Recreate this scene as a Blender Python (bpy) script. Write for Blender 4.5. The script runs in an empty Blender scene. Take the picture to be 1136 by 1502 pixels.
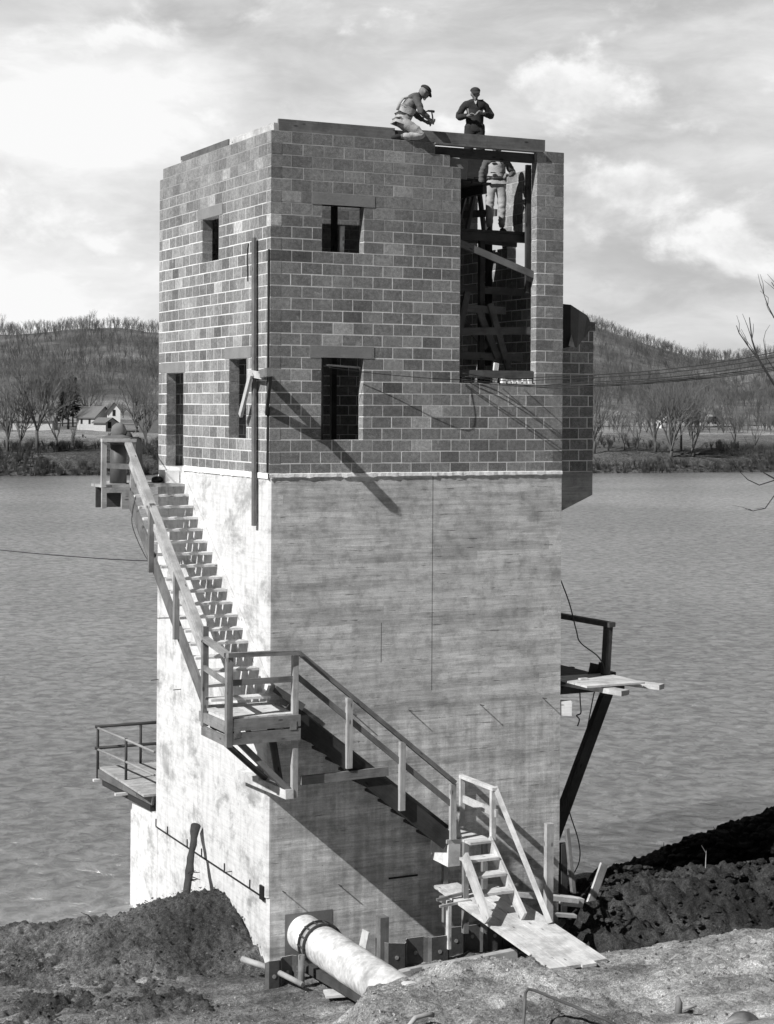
import bpy, bmesh, math, random
import numpy as np
from mathutils import Vector, Matrix, noise as mn
random.seed(7)
rng = np.random.default_rng(11)
S = bpy.context.scene
COL = S.collection
V = Vector
H = 0.2032                      # block course
W, L = 5.81, 5.90               # tower plan
WATER = -9.2

# ------------------------------------------------------------------ materials
def nd(nt, t, **k):
    n = nt.nodes.new(t)
    for a, b in k.items(): setattr(n, a, b)
    return n
def math_(nt, op, a, b=None, c=None, clamp=False):
    n = nd(nt, 'ShaderNodeMath', operation=op); n.use_clamp = clamp
    for i, v in enumerate((a, b, c)):
        if v is None: continue
        if isinstance(v, (int, float)): n.inputs[i].default_value = v
        else: nt.links.new(v, n.inputs[i])
    return n.outputs[0]
def ramp(nt, x, lo, hi, o0=0.0, o1=1.0):
    n = nd(nt, 'ShaderNodeMapRange'); n.interpolation_type = 'SMOOTHSTEP'
    nt.links.new(x, n.inputs[0])
    for i, v in enumerate((lo, hi, o0, o1)): n.inputs[i+1].default_value = v
    return n.outputs[0]
def noise_(nt, vec, sc, detail=4, rough=.55, scale3=None, dist=0.0):
    if scale3:
        m = nd(nt, 'ShaderNodeMapping'); m.inputs['Scale'].default_value = scale3
        nt.links.new(vec, m.inputs[0]); vec = m.outputs[0]
    n = nd(nt, 'ShaderNodeTexNoise'); n.inputs['Scale'].default_value = sc
    n.inputs['Detail'].default_value = detail; n.inputs['Roughness'].default_value = rough
    n.inputs['Distortion'].default_value = dist
    nt.links.new(vec, n.inputs['Vector'])
    return n.outputs[0]
def newmat(name):
    m = bpy.data.materials.new(name); m.use_nodes = True
    nt = m.node_tree; b = nt.nodes['Principled BSDF']
    return m, nt, b
def setcol(nt, b, val):
    c = nd(nt, 'ShaderNodeCombineColor')
    for i in range(3): nt.links.new(val, c.inputs[i])
    nt.links.new(c.outputs[0], b.inputs['Base Color'])
def shade_attr(nt):
    a = nd(nt, 'ShaderNodeAttribute'); a.attribute_name = 'shade'; return a.outputs['Fac']
def bump(nt, b, hgt, strength, dist):
    n = nd(nt, 'ShaderNodeBump'); n.inputs['Strength'].default_value = strength
    n.inputs['Distance'].default_value = dist
    nt.links.new(hgt, n.inputs['Height']); nt.links.new(n.outputs[0], b.inputs['Normal'])
def plain(name, v, rough=.85, amp=.35, sc=3.0, fine=25.0, bstr=.4, bdist=.01, metal=0, spec=.3):
    m, nt, b = newmat(name)
    oc = nd(nt, 'ShaderNodeTexCoord').outputs['Object']
    n1 = noise_(nt, oc, sc, 5); n2 = noise_(nt, oc, fine, 3)
    k = math_(nt, 'MULTIPLY_ADD', n1, 2*amp, 1-amp)
    k2 = math_(nt, 'MULTIPLY_ADD', n2, amp, 1-amp/2)
    v_ = math_(nt, 'MULTIPLY', math_(nt, 'MULTIPLY', math_(nt, 'MULTIPLY', k, k2), v), shade_attr(nt))
    setcol(nt, b, v_)
    b.inputs['Roughness'].default_value = rough; b.inputs['Metallic'].default_value = metal
    b.inputs['Specular IOR Level'].default_value = spec
    if bstr: bump(nt, b, n2, bstr, bdist)
    return m
def wood(name, v, amp=.45):
    m, nt, b = newmat(name)
    a = nd(nt, 'ShaderNodeAttribute'); a.attribute_name = 'guv'; gv = a.outputs['Vector']
    oc = nd(nt, 'ShaderNodeTexCoord').outputs['Object']
    g = noise_(nt, gv, 1.0, 5, .65, (2.2, 45, 3), 1.2)
    st = noise_(nt, oc, 4.0, 4)
    k = math_(nt, 'MULTIPLY_ADD', g, 2*amp, 1-amp)
    k2 = math_(nt, 'MULTIPLY_ADD', st, amp*1.4, 1-amp*.7)
    mp = nd(nt, 'ShaderNodeMapping'); mp.inputs['Scale'].default_value = (2.6, 7, 1); nt.links.new(gv, mp.inputs[0])
    vk = nd(nt, 'ShaderNodeTexVoronoi'); vk.inputs['Scale'].default_value = 1.0; nt.links.new(mp.outputs[0], vk.inputs['Vector'])
    k = math_(nt, 'MULTIPLY', k, ramp(nt, vk.outputs['Distance'], .06, .16, .35, 1.0))
    dirt = ramp(nt, noise_(nt, oc, 2.2, 6, .7), .38, .58, .70, 1.0)
    k = math_(nt, 'MULTIPLY', k, dirt)
    setcol(nt, b, math_(nt, 'MULTIPLY', math_(nt, 'MULTIPLY', math_(nt, 'MULTIPLY', k, k2), v), shade_attr(nt)))
    b.inputs['Roughness'].default_value = .85; b.inputs['Specular IOR Level'].default_value = .2
    bump(nt, b, g, .5, .005)
    return m
def concrete(name, base, left=1.0):
    m, nt, b = newmat(name)
    oc = nd(nt, 'ShaderNodeTexCoord').outputs['Object']
    s = nd(nt, 'ShaderNodeSeparateXYZ'); nt.links.new(oc, s.inputs[0])
    X, Y, Z = s.outputs
    ug = math_(nt, 'ADD', X, Y)
    cv = nd(nt, 'ShaderNodeCombineXYZ'); nt.links.new(ug, cv.inputs[0]); nt.links.new(Z, cv.inputs[1]); cv = cv.outputs[0]
    # boards: one tone per board course, wandering lines between
    wob = noise_(nt, cv, 1.0, 4, .6, (.9, 2.2, 1))
    zb = math_(nt, 'MULTIPLY_ADD', wob, .07, Z)
    bz = math_(nt, 'MULTIPLY', zb, 6.6)
    bi = math_(nt, 'FLOOR', bz)
    seg = math_(nt, 'FLOOR', math_(nt, 'MULTIPLY_ADD', bi, .37, math_(nt, 'MULTIPLY', ug, .42)))
    cb = nd(nt, 'ShaderNodeCombineXYZ'); nt.links.new(seg, cb.inputs[0]); nt.links.new(bi, cb.inputs[1])
    wn = nd(nt, 'ShaderNodeTexWhiteNoise'); nt.links.new(cb.outputs[0], wn.inputs['Vector'])
    fr = math_(nt, 'FRACT', bz)
    line = math_(nt, 'LESS_THAN', math_(nt, 'ABSOLUTE', math_(nt, 'SUBTRACT', fr, .5)), .055)
    lmask = ramp(nt, noise_(nt, cv, 1.0, 5, .65, (1.6, 5, 1)), .53, .64)
    line = math_(nt, 'MULTIPLY', line, math_(nt, 'MULTIPLY', lmask, ramp(nt, noise_(nt, cv, 1.0, 3, .6, (6, 1.5, 1)), .4, .6, .25, 1.0)))
    grain = noise_(nt, cv, 1.0, 9, .66, (1.1, 17, 1), .5)
    blot = noise_(nt, cv, .9, 6, .6)
    blot2 = noise_(nt, oc, 4.5, 6, .65)
    streak = noise_(nt, cv, 1.0, 5, .6, (7, .35, 1))
    smask = ramp(nt, Z, -4.0, -4.5)
    v = math_(nt, 'MULTIPLY_ADD', wn.outputs[0], .30, .84)
    v = math_(nt, 'MULTIPLY', v, ramp(nt, grain, .33, .68, .80, 1.14))
    v = math_(nt, 'MULTIPLY', v, ramp(nt, blot, .33, .66, .87, 1.12))
    v = math_(nt, 'MULTIPLY', v, ramp(nt, blot2, .3, .58, .72, 1.08))
    fg = noise_(nt, cv, 1.0, 5, .7, (9, 60, 1), .3); sp = noise_(nt, oc, 55, 3, .7)
    v = math_(nt, 'MULTIPLY', v, math_(nt, 'MULTIPLY', ramp(nt, fg, .3, .7, .92, 1.07), ramp(nt, sp, .3, .7, .9, 1.1)))
    sv = ramp(nt, streak, .40, .66, .90, 1.14)
    sv = math_(nt, 'MULTIPLY_ADD', math_(nt, 'SUBTRACT', sv, 1.0), smask, 1.0)
    v = math_(nt, 'MULTIPLY', v, sv)
    v = math_(nt, 'MULTIPLY', v, math_(nt, 'MULTIPLY_ADD', line, -.55, 1.0))
    # lift line near z=-4.1, slightly wavy and stained
    lz = math_(nt, 'ABSOLUTE', math_(nt, 'ADD', math_(nt, 'MULTIPLY_ADD', wob, .3, -.15), math_(nt, 'ADD', Z, 4.1)))
    v = math_(nt, 'MULTIPLY', v, ramp(nt, lz, .0, .1, .72, 1.0))
    # a few form joints running up the front
    onf = math_(nt, 'LESS_THAN', Y, .06)
    for jx, z0 in ((3.14, -3.85), (2.14, -3.3)):
        d = math_(nt, 'LESS_THAN', math_(nt, 'ABSOLUTE', math_(nt, 'SUBTRACT', X, jx)), .009)
        d = math_(nt, 'MULTIPLY', math_(nt, 'MULTIPLY', d, onf), math_(nt, 'GREATER_THAN', Z, z0))
        if jx < 3: d = math_(nt, 'MULTIPLY', d, math_(nt, 'LESS_THAN', Z, -2.6))
        v = math_(nt, 'MULTIPLY', v, math_(nt, 'MULTIPLY_ADD', d, -.62, 1.0))
    # bug holes
    vo = nd(nt, 'ShaderNodeTexVoronoi'); vo.inputs['Scale'].default_value = 5.0; nt.links.new(oc, vo.inputs['Vector'])
    hole = ramp(nt, vo.outputs['Distance'], .03, .075, .55, 1.0)
    v = math_(nt, 'MULTIPLY', v, hole)
    v = math_(nt, 'MULTIPLY', math_(nt, 'MULTIPLY', v, base), shade_attr(nt))
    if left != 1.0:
        # left face painted paler to boost its sunlight; grey blotches, little board mark
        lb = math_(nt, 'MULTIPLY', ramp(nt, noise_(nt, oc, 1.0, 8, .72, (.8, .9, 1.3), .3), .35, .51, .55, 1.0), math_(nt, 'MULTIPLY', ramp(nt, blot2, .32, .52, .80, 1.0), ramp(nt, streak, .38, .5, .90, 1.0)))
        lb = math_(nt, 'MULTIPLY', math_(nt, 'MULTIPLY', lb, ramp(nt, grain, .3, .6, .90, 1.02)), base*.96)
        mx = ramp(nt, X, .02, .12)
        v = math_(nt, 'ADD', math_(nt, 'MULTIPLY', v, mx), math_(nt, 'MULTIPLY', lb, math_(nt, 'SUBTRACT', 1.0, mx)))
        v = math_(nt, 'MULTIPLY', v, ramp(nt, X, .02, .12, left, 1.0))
    setcol(nt, b, v)
    b.inputs['Roughness'].default_value = .9; b.inputs['Specular IOR Level'].default_value = .15
    hh = math_(nt, 'ADD', math_(nt, 'MULTIPLY', grain, .6), math_(nt, 'MULTIPLY_ADD', line, -.8, math_(nt, 'MULTIPLY', wn.outputs[0], .25)))
    bump(nt, b, math_(nt, 'ADD', hh, math_(nt, 'MULTIPLY', fg, .35)), .75, .010)
    return m
def soil(name, v, lo=.55, hi=1.5, sc=2.0, wet=0.0):
    m, nt, b = newmat(name)
    oc = nd(nt, 'ShaderNodeTexCoord').outputs['Object']
    n1 = noise_(nt, oc, sc*.35, 5); n2 = noise_(nt, oc, sc*7, 5, .7); n3 = noise_(nt, oc, sc*28, 3, .7)
    vo = nd(nt, 'ShaderNodeTexVoronoi'); vo.inputs['Scale'].default_value = sc*6; nt.links.new(oc, vo.inputs['Vector'])
    k = math_(nt, 'MULTIPLY', ramp(nt, n1, .3, .7, .62, 1.35), ramp(nt, n2, .3, .72, lo, hi))
    k = math_(nt, 'MULTIPLY', k, ramp(nt, n3, .3, .75, .6, 1.5))
    peb = ramp(nt, vo.outputs['Distance'], .10, .16, 1.9, 1.0)
    sel = math_(nt, 'GREATER_THAN', nd_sep(nt, vo.outputs['Color']), .72)
    peb = math_(nt, 'MULTIPLY_ADD', math_(nt, 'SUBTRACT', peb, 1.0), sel, 1.0)
    setcol(nt, b, math_(nt, 'MULTIPLY', math_(nt, 'MULTIPLY', math_(nt, 'MULTIPLY', k, peb), v), shade_attr(nt)))
    b.inputs['Roughness'].default_value = .95; b.inputs['Specular IOR Level'].default_value = .15
    bump(nt, b, math_(nt, 'ADD', n2, math_(nt, 'MULTIPLY', n3, .5)), .9, .05)
    return m
def nd_sep(nt, c):
    s = nd(nt, 'ShaderNodeSeparateColor'); nt.links.new(c, s.inputs[0]); return s.outputs[0]
def block_mat(name, v):
    m, nt, b = newmat(name)
    oc = nd(nt, 'ShaderNodeTexCoord').outputs['Object']
    n1 = noise_(nt, oc, 14, 5, .7); n2 = noise_(nt, oc, 70, 3, .7); n3 = noise_(nt, oc, 1.1, 4)
    k = math_(nt, 'MULTIPLY', ramp(nt, n1, .28, .75, .72, 1.3), ramp(nt, n2, .3, .72, .72, 1.3))
    k = math_(nt, 'MULTIPLY', k, ramp(nt, n3, .3, .7, .82, 1.2))
    sm = ramp(nt, noise_(nt, oc, 1.0, 6, .7, (5, 5, 8), .6), .60, .74, 0, .24)
    sm2 = ramp(nt, noise_(nt, oc, 30, 3, .6), .66, .74, 0, .16)
    kk = math_(nt, 'MULTIPLY', math_(nt, 'MULTIPLY', k, v), shade_attr(nt))
    setcol(nt, b, math_(nt, 'ADD', kk, math_(nt, 'ADD', sm, sm2)))
    b.inputs['Roughness'].default_value = .95; b.inputs['Specular IOR Level'].default_value = .1
    bump(nt, b, math_(nt, 'ADD', n2, n1), .55, .008)
    return m
def water_mat():
    m, nt, b = newmat('river_water')
    oc = nd(nt, 'ShaderNodeTexCoord').outputs['Object']
    a = noise_(nt, oc, 1.0, 7, .66, (1.9, 1.7, 1), .5); c = noise_(nt, oc, .2, 4, .55, (1, 1.3, 1), .4)
    c2 = noise_(nt, oc, .03, 3, .5)
    v = ramp(nt, a, .36, .64, .14, .26)  # ripple light and dark put into the body colour
    v = math_(nt, 'MULTIPLY', v, ramp(nt, c2, .3, .7, .85, 1.15))
    setcol(nt, b, v)
    b.inputs['Roughness'].default_value = .12; b.inputs['IOR'].default_value = 1.6; b.inputs['Specular IOR Level'].default_value = 1.0
    bump(nt, b, math_(nt, 'MULTIPLY_ADD', c, 1.3, a), .8, .30)
    gl = nd(nt, 'ShaderNodeBsdfGlossy'); gl.inputs['Roughness'].default_value = .3
    gc = nd(nt, 'ShaderNodeCombineColor'); gr = math_(nt, 'MULTIPLY', ramp(nt, a, .34, .64, .62, 1.05), ramp(nt, c2, .3, .7, .85, 1.1))  # ripple troughs darkened and crests lightened in the reflection colour
    for i in range(3): nt.links.new(gr, gc.inputs[i])
    nt.links.new(gc.outputs[0], gl.inputs['Color'])
    nt.links.new(b.inputs['Normal'].links[0].from_socket, gl.inputs['Normal'])
    mx = nd(nt, 'ShaderNodeMixShader'); mx.inputs[0].default_value = .5
    nt.links.new(b.outputs[0], mx.inputs[1]); nt.links.new(gl.outputs[0], mx.inputs[2])
    nt.links.new(mx.outputs[0], nt.nodes['Material Output'].inputs['Surface'])
    return m

M = {}
M['block'] = block_mat('grey_cinder_block', .26)
M['mortar'] = plain('lime_mortar', .88, amp=.25, sc=2, fine=30, bstr=.6)
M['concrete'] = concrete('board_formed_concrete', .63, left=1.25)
M['lintel'] = plain('precast_concrete', .26, amp=.3)
M['patch'] = plain('grey_grout', .19, amp=.4, sc=2.5)
M['wood'] = wood('sawn_lumber', .46)
M['bright'] = wood('new_plank', .64, .4)
M['woodmid'] = wood('weathered_lumber', .26)
M['wooddark'] = wood('dark_timber', .075)
M['white'] = wood('fresh_pine', .70, .3)
M['steel'] = plain('dark_steel', .035, rough=.6, amp=.4)
M['sheet'] = plain('rusty_sheet_steel', .11, rough=.6, amp=.55, sc=4)
M['pipe'] = plain('limewashed_pipe', .60, amp=1.0, sc=3.2, fine=11, bstr=.6)
M['collar'] = plain('cast_iron', .06, rough=.55, amp=.3)
M['tarp'] = plain('canvas', .12, amp=.3)
M['sack'] = plain('burlap', .16, amp=.4, fine=60)
M['barrel'] = plain('iron_drum', .10, rough=.5, amp=.3)
M['soil_light'] = soil('gravelly_soil', .31)
M['soil_mid'] = soil('loose_earth', .125)
M['soil_dark'] = soil('wet_dark_earth', .052)
M['bark'] = plain('bark', .05, amp=.5, sc=6, bstr=.8, bdist=.02)
M['farbark'] = plain('grey_bark', .10, amp=.2, bstr=0)
M['fartwig'] = plain('bare_twigs', .14, amp=.2, bstr=0)
M['conifer'] = plain('conifer_needles', .03, amp=.4, bstr=0)
M['brush'] = plain('river_brush', .075, amp=.4, bstr=0)
M['water'] = water_mat()
M['skin'] = plain('skin', .22, amp=.1, bstr=0, rough=.6)
M['denim_dark'] = plain('dark_cloth', .035, amp=.35, sc=9, fine=40, bstr=.5, bdist=.01)
M['cloth_mid'] = plain('work_jacket', .12, amp=.35, sc=9, fine=40, bstr=.5)
M['cloth_light'] = plain('pale_cloth', .42, amp=.35, sc=9, fine=40, bstr=.5)
M['cap'] = plain('felt_cap', .04, amp=.25, bstr=0)
M['cable'] = plain('rubber_cable', .03, rough=.6, amp=.2, bstr=0)
M['whitewall'] = plain('white_clapboard', .85, amp=.1, bstr=0)
M['greywall'] = plain('weathered_boards', .48, amp=.3, bstr=0)
M['roof'] = plain('slate_roof', .17, amp=.3, bstr=0)
M['pane'] = plain('dark_opening', .02, amp=.1, bstr=0)
M['carpaint'] = plain('black_car_paint', .03, rough=.35, amp=.1, bstr=0, spec=.6)
M['road'] = plain('pale_gravel_road', .42, amp=.2, bstr=0)
M['terrain'] = soil('winter_grass_hillside', .19, .7, 1.35, .12)

# ------------------------------------------------------------------ mesh builder
class MB:
    def __init__(s): s.v=[]; s.f=[]; s.sh=[]; s.uv=[]; s.mi=[]; s.sm=[]
    def face(s, pts, sh=1.0, uv=None, mi=0, smooth=False):
        n=len(s.v); s.v += [tuple(p) for p in pts]; s.sh += [sh]*len(pts)
        s.uv += (uv or [(p[0],p[1],p[2]) for p in pts]); s.f.append(tuple(range(n,n+len(pts)))); s.mi.append(mi); s.sm.append(smooth)
    def hexa(s, c, sh=1.0, axis=None, mi=0):
        # c: 8 corners, index bits x,y,z ; uv along x axis of the box
        c=[V(p) for p in c]
        o=V((random.random()*50, random.random()*50, 0))
        lx=(c[1]-c[0]).length; ly=(c[2]-c[0]).length; lz=(c[4]-c[0]).length
        def q(i,k,a,b,off=0): return (o.x+k*lx, o.y+off+a*ly+b*lz, 0)
        co={i:(i&1,(i>>1)&1,(i>>2)&1) for i in range(8)}
        for F in ((0,2,3,1),(4,5,7,6),(0,1,5,4),(2,6,7,3),(0,4,6,2),(1,3,7,5)):
            s.face([c[i] for i in F], sh, [q(i,*co[i]) for i in F], mi)
    def box(s, lo, hi, sh=None, mi=0):
        sh = random.uniform(.85,1.12) if sh is None else sh
        x0,y0,z0=lo; x1,y1,z1=hi
        s.hexa([(x0 if not i&1 else x1, y0 if not i&2 else y1, z0 if not i&4 else z1) for i in range(8)], sh, mi=mi)
    def beam(s, p, q, w, h, up=(0,0,1), sh=None, mi=0, taper=1.0):
        """timber from p to q, w across, h along 'up'"""
        sh = random.uniform(.82,1.14) if sh is None else sh
        p,q=V(p),V(q); d=(q-p).normalized(); up=V(up)
        a=d.cross(up)
        if a.length<1e-4: a=d.cross(V((1,0,0)))
        a.normalize(); b=a.cross(d).normalized()
        c=[]
        jr=min(.005,w*.06,h*.06)
        for i in range(8):
            base = (q if i&1 else p)+V((random.uniform(-jr,jr),random.uniform(-jr,jr),random.uniform(-jr,jr))); k = taper if i&1 else 1
            c.append(base + a*((.5 if i&2 else -.5)*w*k) + b*((.5 if i&4 else -.5)*h*k))
        s.hexa(c, sh, mi=mi)
    def tube(s, pts, r, n=8, sh=1.0, cap=True, mi=0):
        pts=[V(p) for p in pts]; rs = r if isinstance(r,(list,tuple)) else [r]*len(pts)
        base=len(s.v); ref=None; acc=0
        for i,p in enumerate(pts):
            d=(pts[min(i+1,len(pts)-1)]-pts[max(i-1,0)]).normalized()
            if ref is None: ref = d.orthogonal().normalized()
            a=(ref-d*ref.dot(d)); a = a.normalized() if a.length>1e-5 else d.orthogonal().normalized(); ref=a; b=d.cross(a)
            if i: acc+=(p-pts[i-1]).length
            for k in range(n):
                t=2*math.pi*k/n; s.v.append(tuple(p+(a*math.cos(t)+b*math.sin(t))*rs[i])); s.sh.append(sh); s.uv.append((acc, t*rs[i], 0))
        for i in range(len(pts)-1):
            for k in range(n):
                k2=(k+1)%n; s.f.append((base+i*n+k, base+i*n+k2, base+(i+1)*n+k2, base+(i+1)*n+k)); s.mi.append(mi); s.sm.append(n>5)
        if cap:
            s.f.append(tuple(base+k for k in reversed(range(n)))); s.mi.append(mi); s.sm.append(False)
            e=base+(len(pts)-1)*n; s.f.append(tuple(e+k for k in range(n))); s.mi.append(mi); s.sm.append(False)
    def ball(s, c, r, seg=12, rings=8, sh=1.0, mi=0, jit=0, fn=None):
        base=len(s.v); rx,ry,rz = r if isinstance(r,(tuple,list)) else (r,r,r)
        for i in range(rings+1):
            th=math.pi*i/rings
            for k in range(seg):
                ph=2*math.pi*k/seg
                d=V((math.sin(th)*math.cos(ph), math.sin(th)*math.sin(ph), math.cos(th)))
                m=1+(mn.noise(d*1.7+V(c)*3)*jit if jit else 0)
                p=V((c[0]+d.x*rx*m, c[1]+d.y*ry*m, c[2]+d.z*rz*m))
                if fn: p=fn(p)
                s.v.append(tuple(p)); s.sh.append(sh); s.uv.append(tuple(p))
        for i in range(rings):
            for k in range(seg):
                k2=(k+1)%seg
                s.f.append((base+i*seg+k, base+(i+1)*seg+k, base+(i+1)*seg+k2, base+i*seg+k2)); s.mi.append(mi); s.sm.append(True)
    def build(s, name, mats, parent=None, smooth=False, local=False):
        me=bpy.data.meshes.new(name); me.from_pydata(s.v,[],s.f)
        at=me.attributes.new('shade','FLOAT','POINT'); at.data.foreach_set('value', np.array(s.sh,dtype=np.float32))
        g=me.attributes.new('guv','FLOAT_VECTOR','POINT'); g.data.foreach_set('vector', np.array(s.uv,dtype=np.float32).ravel())
        for m in (mats if isinstance(mats,(list,tuple)) else [mats]): me.materials.append(m)
        me.polygons.foreach_set('material_index', np.array(s.mi,dtype=np.int32))
        me.polygons.foreach_set('use_smooth', np.array([bool(x) or smooth for x in s.sm]))
        me.update()
        o=bpy.data.objects.new(name, me); COL.objects.link(o)
        if parent is not None:
            o.parent=parent
            if not local: o.matrix_parent_inverse = Matrix.Translation(-V(parent.location))
        return o
def tag(o, label, cat, group=None):
    o['label']=label; o['category']=cat
    if group: o['group']=group
    return o
def thing(name, label, cat, loc=(0,0,0), group=None, rz=0):
    o=bpy.data.objects.new(name, None); COL.objects.link(o); o.location=loc; o.rotation_euler=(0,0,rz); o.empty_display_size=.3
    return tag(o,label,cat,group)
def struct(name, mb, m):
    o=mb.build(name,m); o['kind']='structure'; return o
def single(name, mb, m, label, cat, group=None):
    return tag(mb.build(name,m), label, cat, group)
def one_beam(name, m, label, cat, p, q, w, h, up=(0,0,1), group=None, sh=None):
    mb=MB(); mb.beam(p,q,w,h,up,sh); return single(name,mb,m,label,cat,group)
def part_beam(name, m, parent, p, q, w, h, up=(0,0,1), sh=None):
    mb=MB(); mb.beam(p,q,w,h,up,sh); return mb.build(name,m,parent)

# ------------------------------------------------------------------ camera
CAM=V((-11.5766,-28.5764,1.1522)); YAW=.4498; ROLL=.0064; FPX=2652.1/1136
FWD=V((math.sin(YAW),math.cos(YAW),0)); RGT=V((math.cos(YAW),-math.sin(YAW),0))
cam=bpy.data.cameras.new('camera'); co=bpy.data.objects.new('camera',cam); COL.objects.link(co)
cam.sensor_fit='HORIZONTAL'; cam.sensor_width=36; cam.lens=36*FPX; cam.shift_y=-151.336/1136
cam.clip_end=5000; cam.clip_start=.1
co.location=CAM; co.rotation_euler=(Matrix.Rotation(-YAW,3,'Z')@Matrix.Rotation(math.pi/2,3,'X')@Matrix.Rotation(ROLL,3,'Z')).to_euler()
S.camera=co

# ------------------------------------------------------------------ light
LD=V((3.5,1.0,-3.08)).normalized()          # direction sunlight travels
sun=bpy.data.lights.new('sun','SUN'); so=bpy.data.objects.new('sun',sun); COL.objects.link(so)
sun.energy=5.0; sun.angle=math.radians(.5); sun.color=(1,.995,.985)
so.rotation_euler=LD.to_track_quat('-Z','Y').to_euler(); so.location=(-20,-10,25)
def make_world():
    w=bpy.data.worlds.new('World'); S.world=w; w.use_nodes=True; nt=w.node_tree
    bg=nt.nodes['Background']; out=nt.nodes['World Output']
    sky=nd(nt,'ShaderNodeTexSky'); sky.sky_type='NISHITA'; sky.sun_disc=False
    el=math.asin(-LD.z); sky.sun_elevation=el
    sky.sun_rotation=math.atan2(-LD.x,-LD.y)
    bw=nd(nt,'ShaderNodeRGBToBW'); nt.links.new(sky.outputs[0],bw.inputs[0])
    g=nd(nt,'ShaderNodeTexCoord').outputs['Generated']
    s=nd(nt,'ShaderNodeSeparateXYZ'); nt.links.new(g,s.inputs[0]); X,Y,Z=s.outputs
    f=math_(nt,'ADD',math_(nt,'MULTIPLY',X,FWD.x),math_(nt,'MULTIPLY',Y,FWD.y))
    r=math_(nt,'ADD',math_(nt,'MULTIPLY',X,RGT.x),math_(nt,'MULTIPLY',Y,RGT.y))
    az=math_(nt,'ARCTAN2',r,f); elv=math_(nt,'ARCSINE',Z)
    cv=nd(nt,'ShaderNodeCombineXYZ'); nt.links.new(az,cv.inputs[0]); nt.links.new(elv,cv.inputs[1]); cv=cv.outputs[0]
    def blob(a0,e0,ra,re,amp):
        da=math_(nt,'DIVIDE',math_(nt,'SUBTRACT',az,a0),ra); de=math_(nt,'DIVIDE',math_(nt,'SUBTRACT',elv,e0),re)
        d=math_(nt,'SQRT',math_(nt,'ADD',math_(nt,'MULTIPLY',da,da),math_(nt,'MULTIPLY',de,de)))
        return ramp(nt,d,1.0,.0,0,amp)
    soft=noise_(nt,cv,1.0,6,.55,(6,17,1),.3)
    fine=noise_(nt,cv,1.0,8,.62,(16,44,1),.4)
    base=math_(nt,'ADD',ramp(nt,soft,.3,.7,.57,.80),ramp(nt,fine,.35,.7,-.06,.07))
    for b in TONES: base=math_(nt,'ADD',base,blob(*b))
    # heaped clouds: lit from the upper left, greyer underneath
    def puff(dx,dy):
        m=nd(nt,'ShaderNodeMapping'); m.inputs['Location'].default_value=(dx,dy,0); nt.links.new(cv,m.inputs[0])
        return noise_(nt,m.outputs[0],1.0,10,.58,(12,18,1),.2)
    p0=puff(0,0); p1=puff(-.006,.010)
    pb=p0
    for b in CLOUDS: pb=math_(nt,'ADD',pb,blob(*b))
    mask=ramp(nt,pb,.53,.72)
    light=math_(nt,'MULTIPLY_ADD',math_(nt,'SUBTRACT',p0,p1),1.5,math_(nt,'MULTIPLY_ADD',ramp(nt,pb,.62,.95),-.10,.90))
    cl=math_(nt,'ADD',math_(nt,'MULTIPLY',base,math_(nt,'SUBTRACT',1.0,mask)),math_(nt,'MULTIPLY',math_(nt,'MAXIMUM',light,base),mask))
    cl=math_(nt,'MINIMUM',cl,1.0)
    # cloud cover kept to the view side; unseen sky dimmed to cut fill light
    clear=math_(nt,'MULTIPLY',bw.outputs[0],.035)
    cover=math_(nt,'MULTIPLY',ramp(nt,f,.45,.90),ramp(nt,elv,.95,.40))
    val=math_(nt,'ADD',math_(nt,'MULTIPLY',math_(nt,'MULTIPLY',cl,9.6),cover),math_(nt,'MULTIPLY',math_(nt,'MULTIPLY',clear,4.5),math_(nt,'SUBTRACT',1.0,math_(nt,'MULTIPLY',cover,1.0))))
    cc=nd(nt,'ShaderNodeCombineColor')
    for i in range(3): nt.links.new(val,cc.inputs[i])
    nt.links.new(cc.outputs[0],bg.inputs[0]); bg.inputs[1].default_value=.1
TONES=[(-.17,.16,.15,.07,.40),(-.20,.07,.15,.07,.38),(-.09,.215,.10,.022,-.10),(.03,.225,.2,.02,-.04),(.0,.13,.12,.06,.08),(.2,.1,.12,.09,.03)]
CLOUDS=[(-.18,.175,.09,.045,.34),(-.115,.15,.05,.03,.26),(-.19,.10,.07,.03,.24),(-.15,.075,.06,.02,.18),(.09,.172,.05,.030,.24),(.045,.150,.04,.02,.14),(.143,.122,.045,.020,.30),(.20,.085,.05,.016,.16),(.12,.065,.05,.014,.12),(.215,.178,.03,.02,.24),(-.06,.115,.06,.02,.12),(.10,.10,.05,.022,.20),(.17,.10,.05,.02,.16)]
make_world()
S.view_settings.view_transform='Standard'; S.view_settings.look='None'; S.view_settings.exposure=0; S.view_settings.gamma=1
S.render.engine='CYCLES'; S.cycles.max_bounces=6

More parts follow.
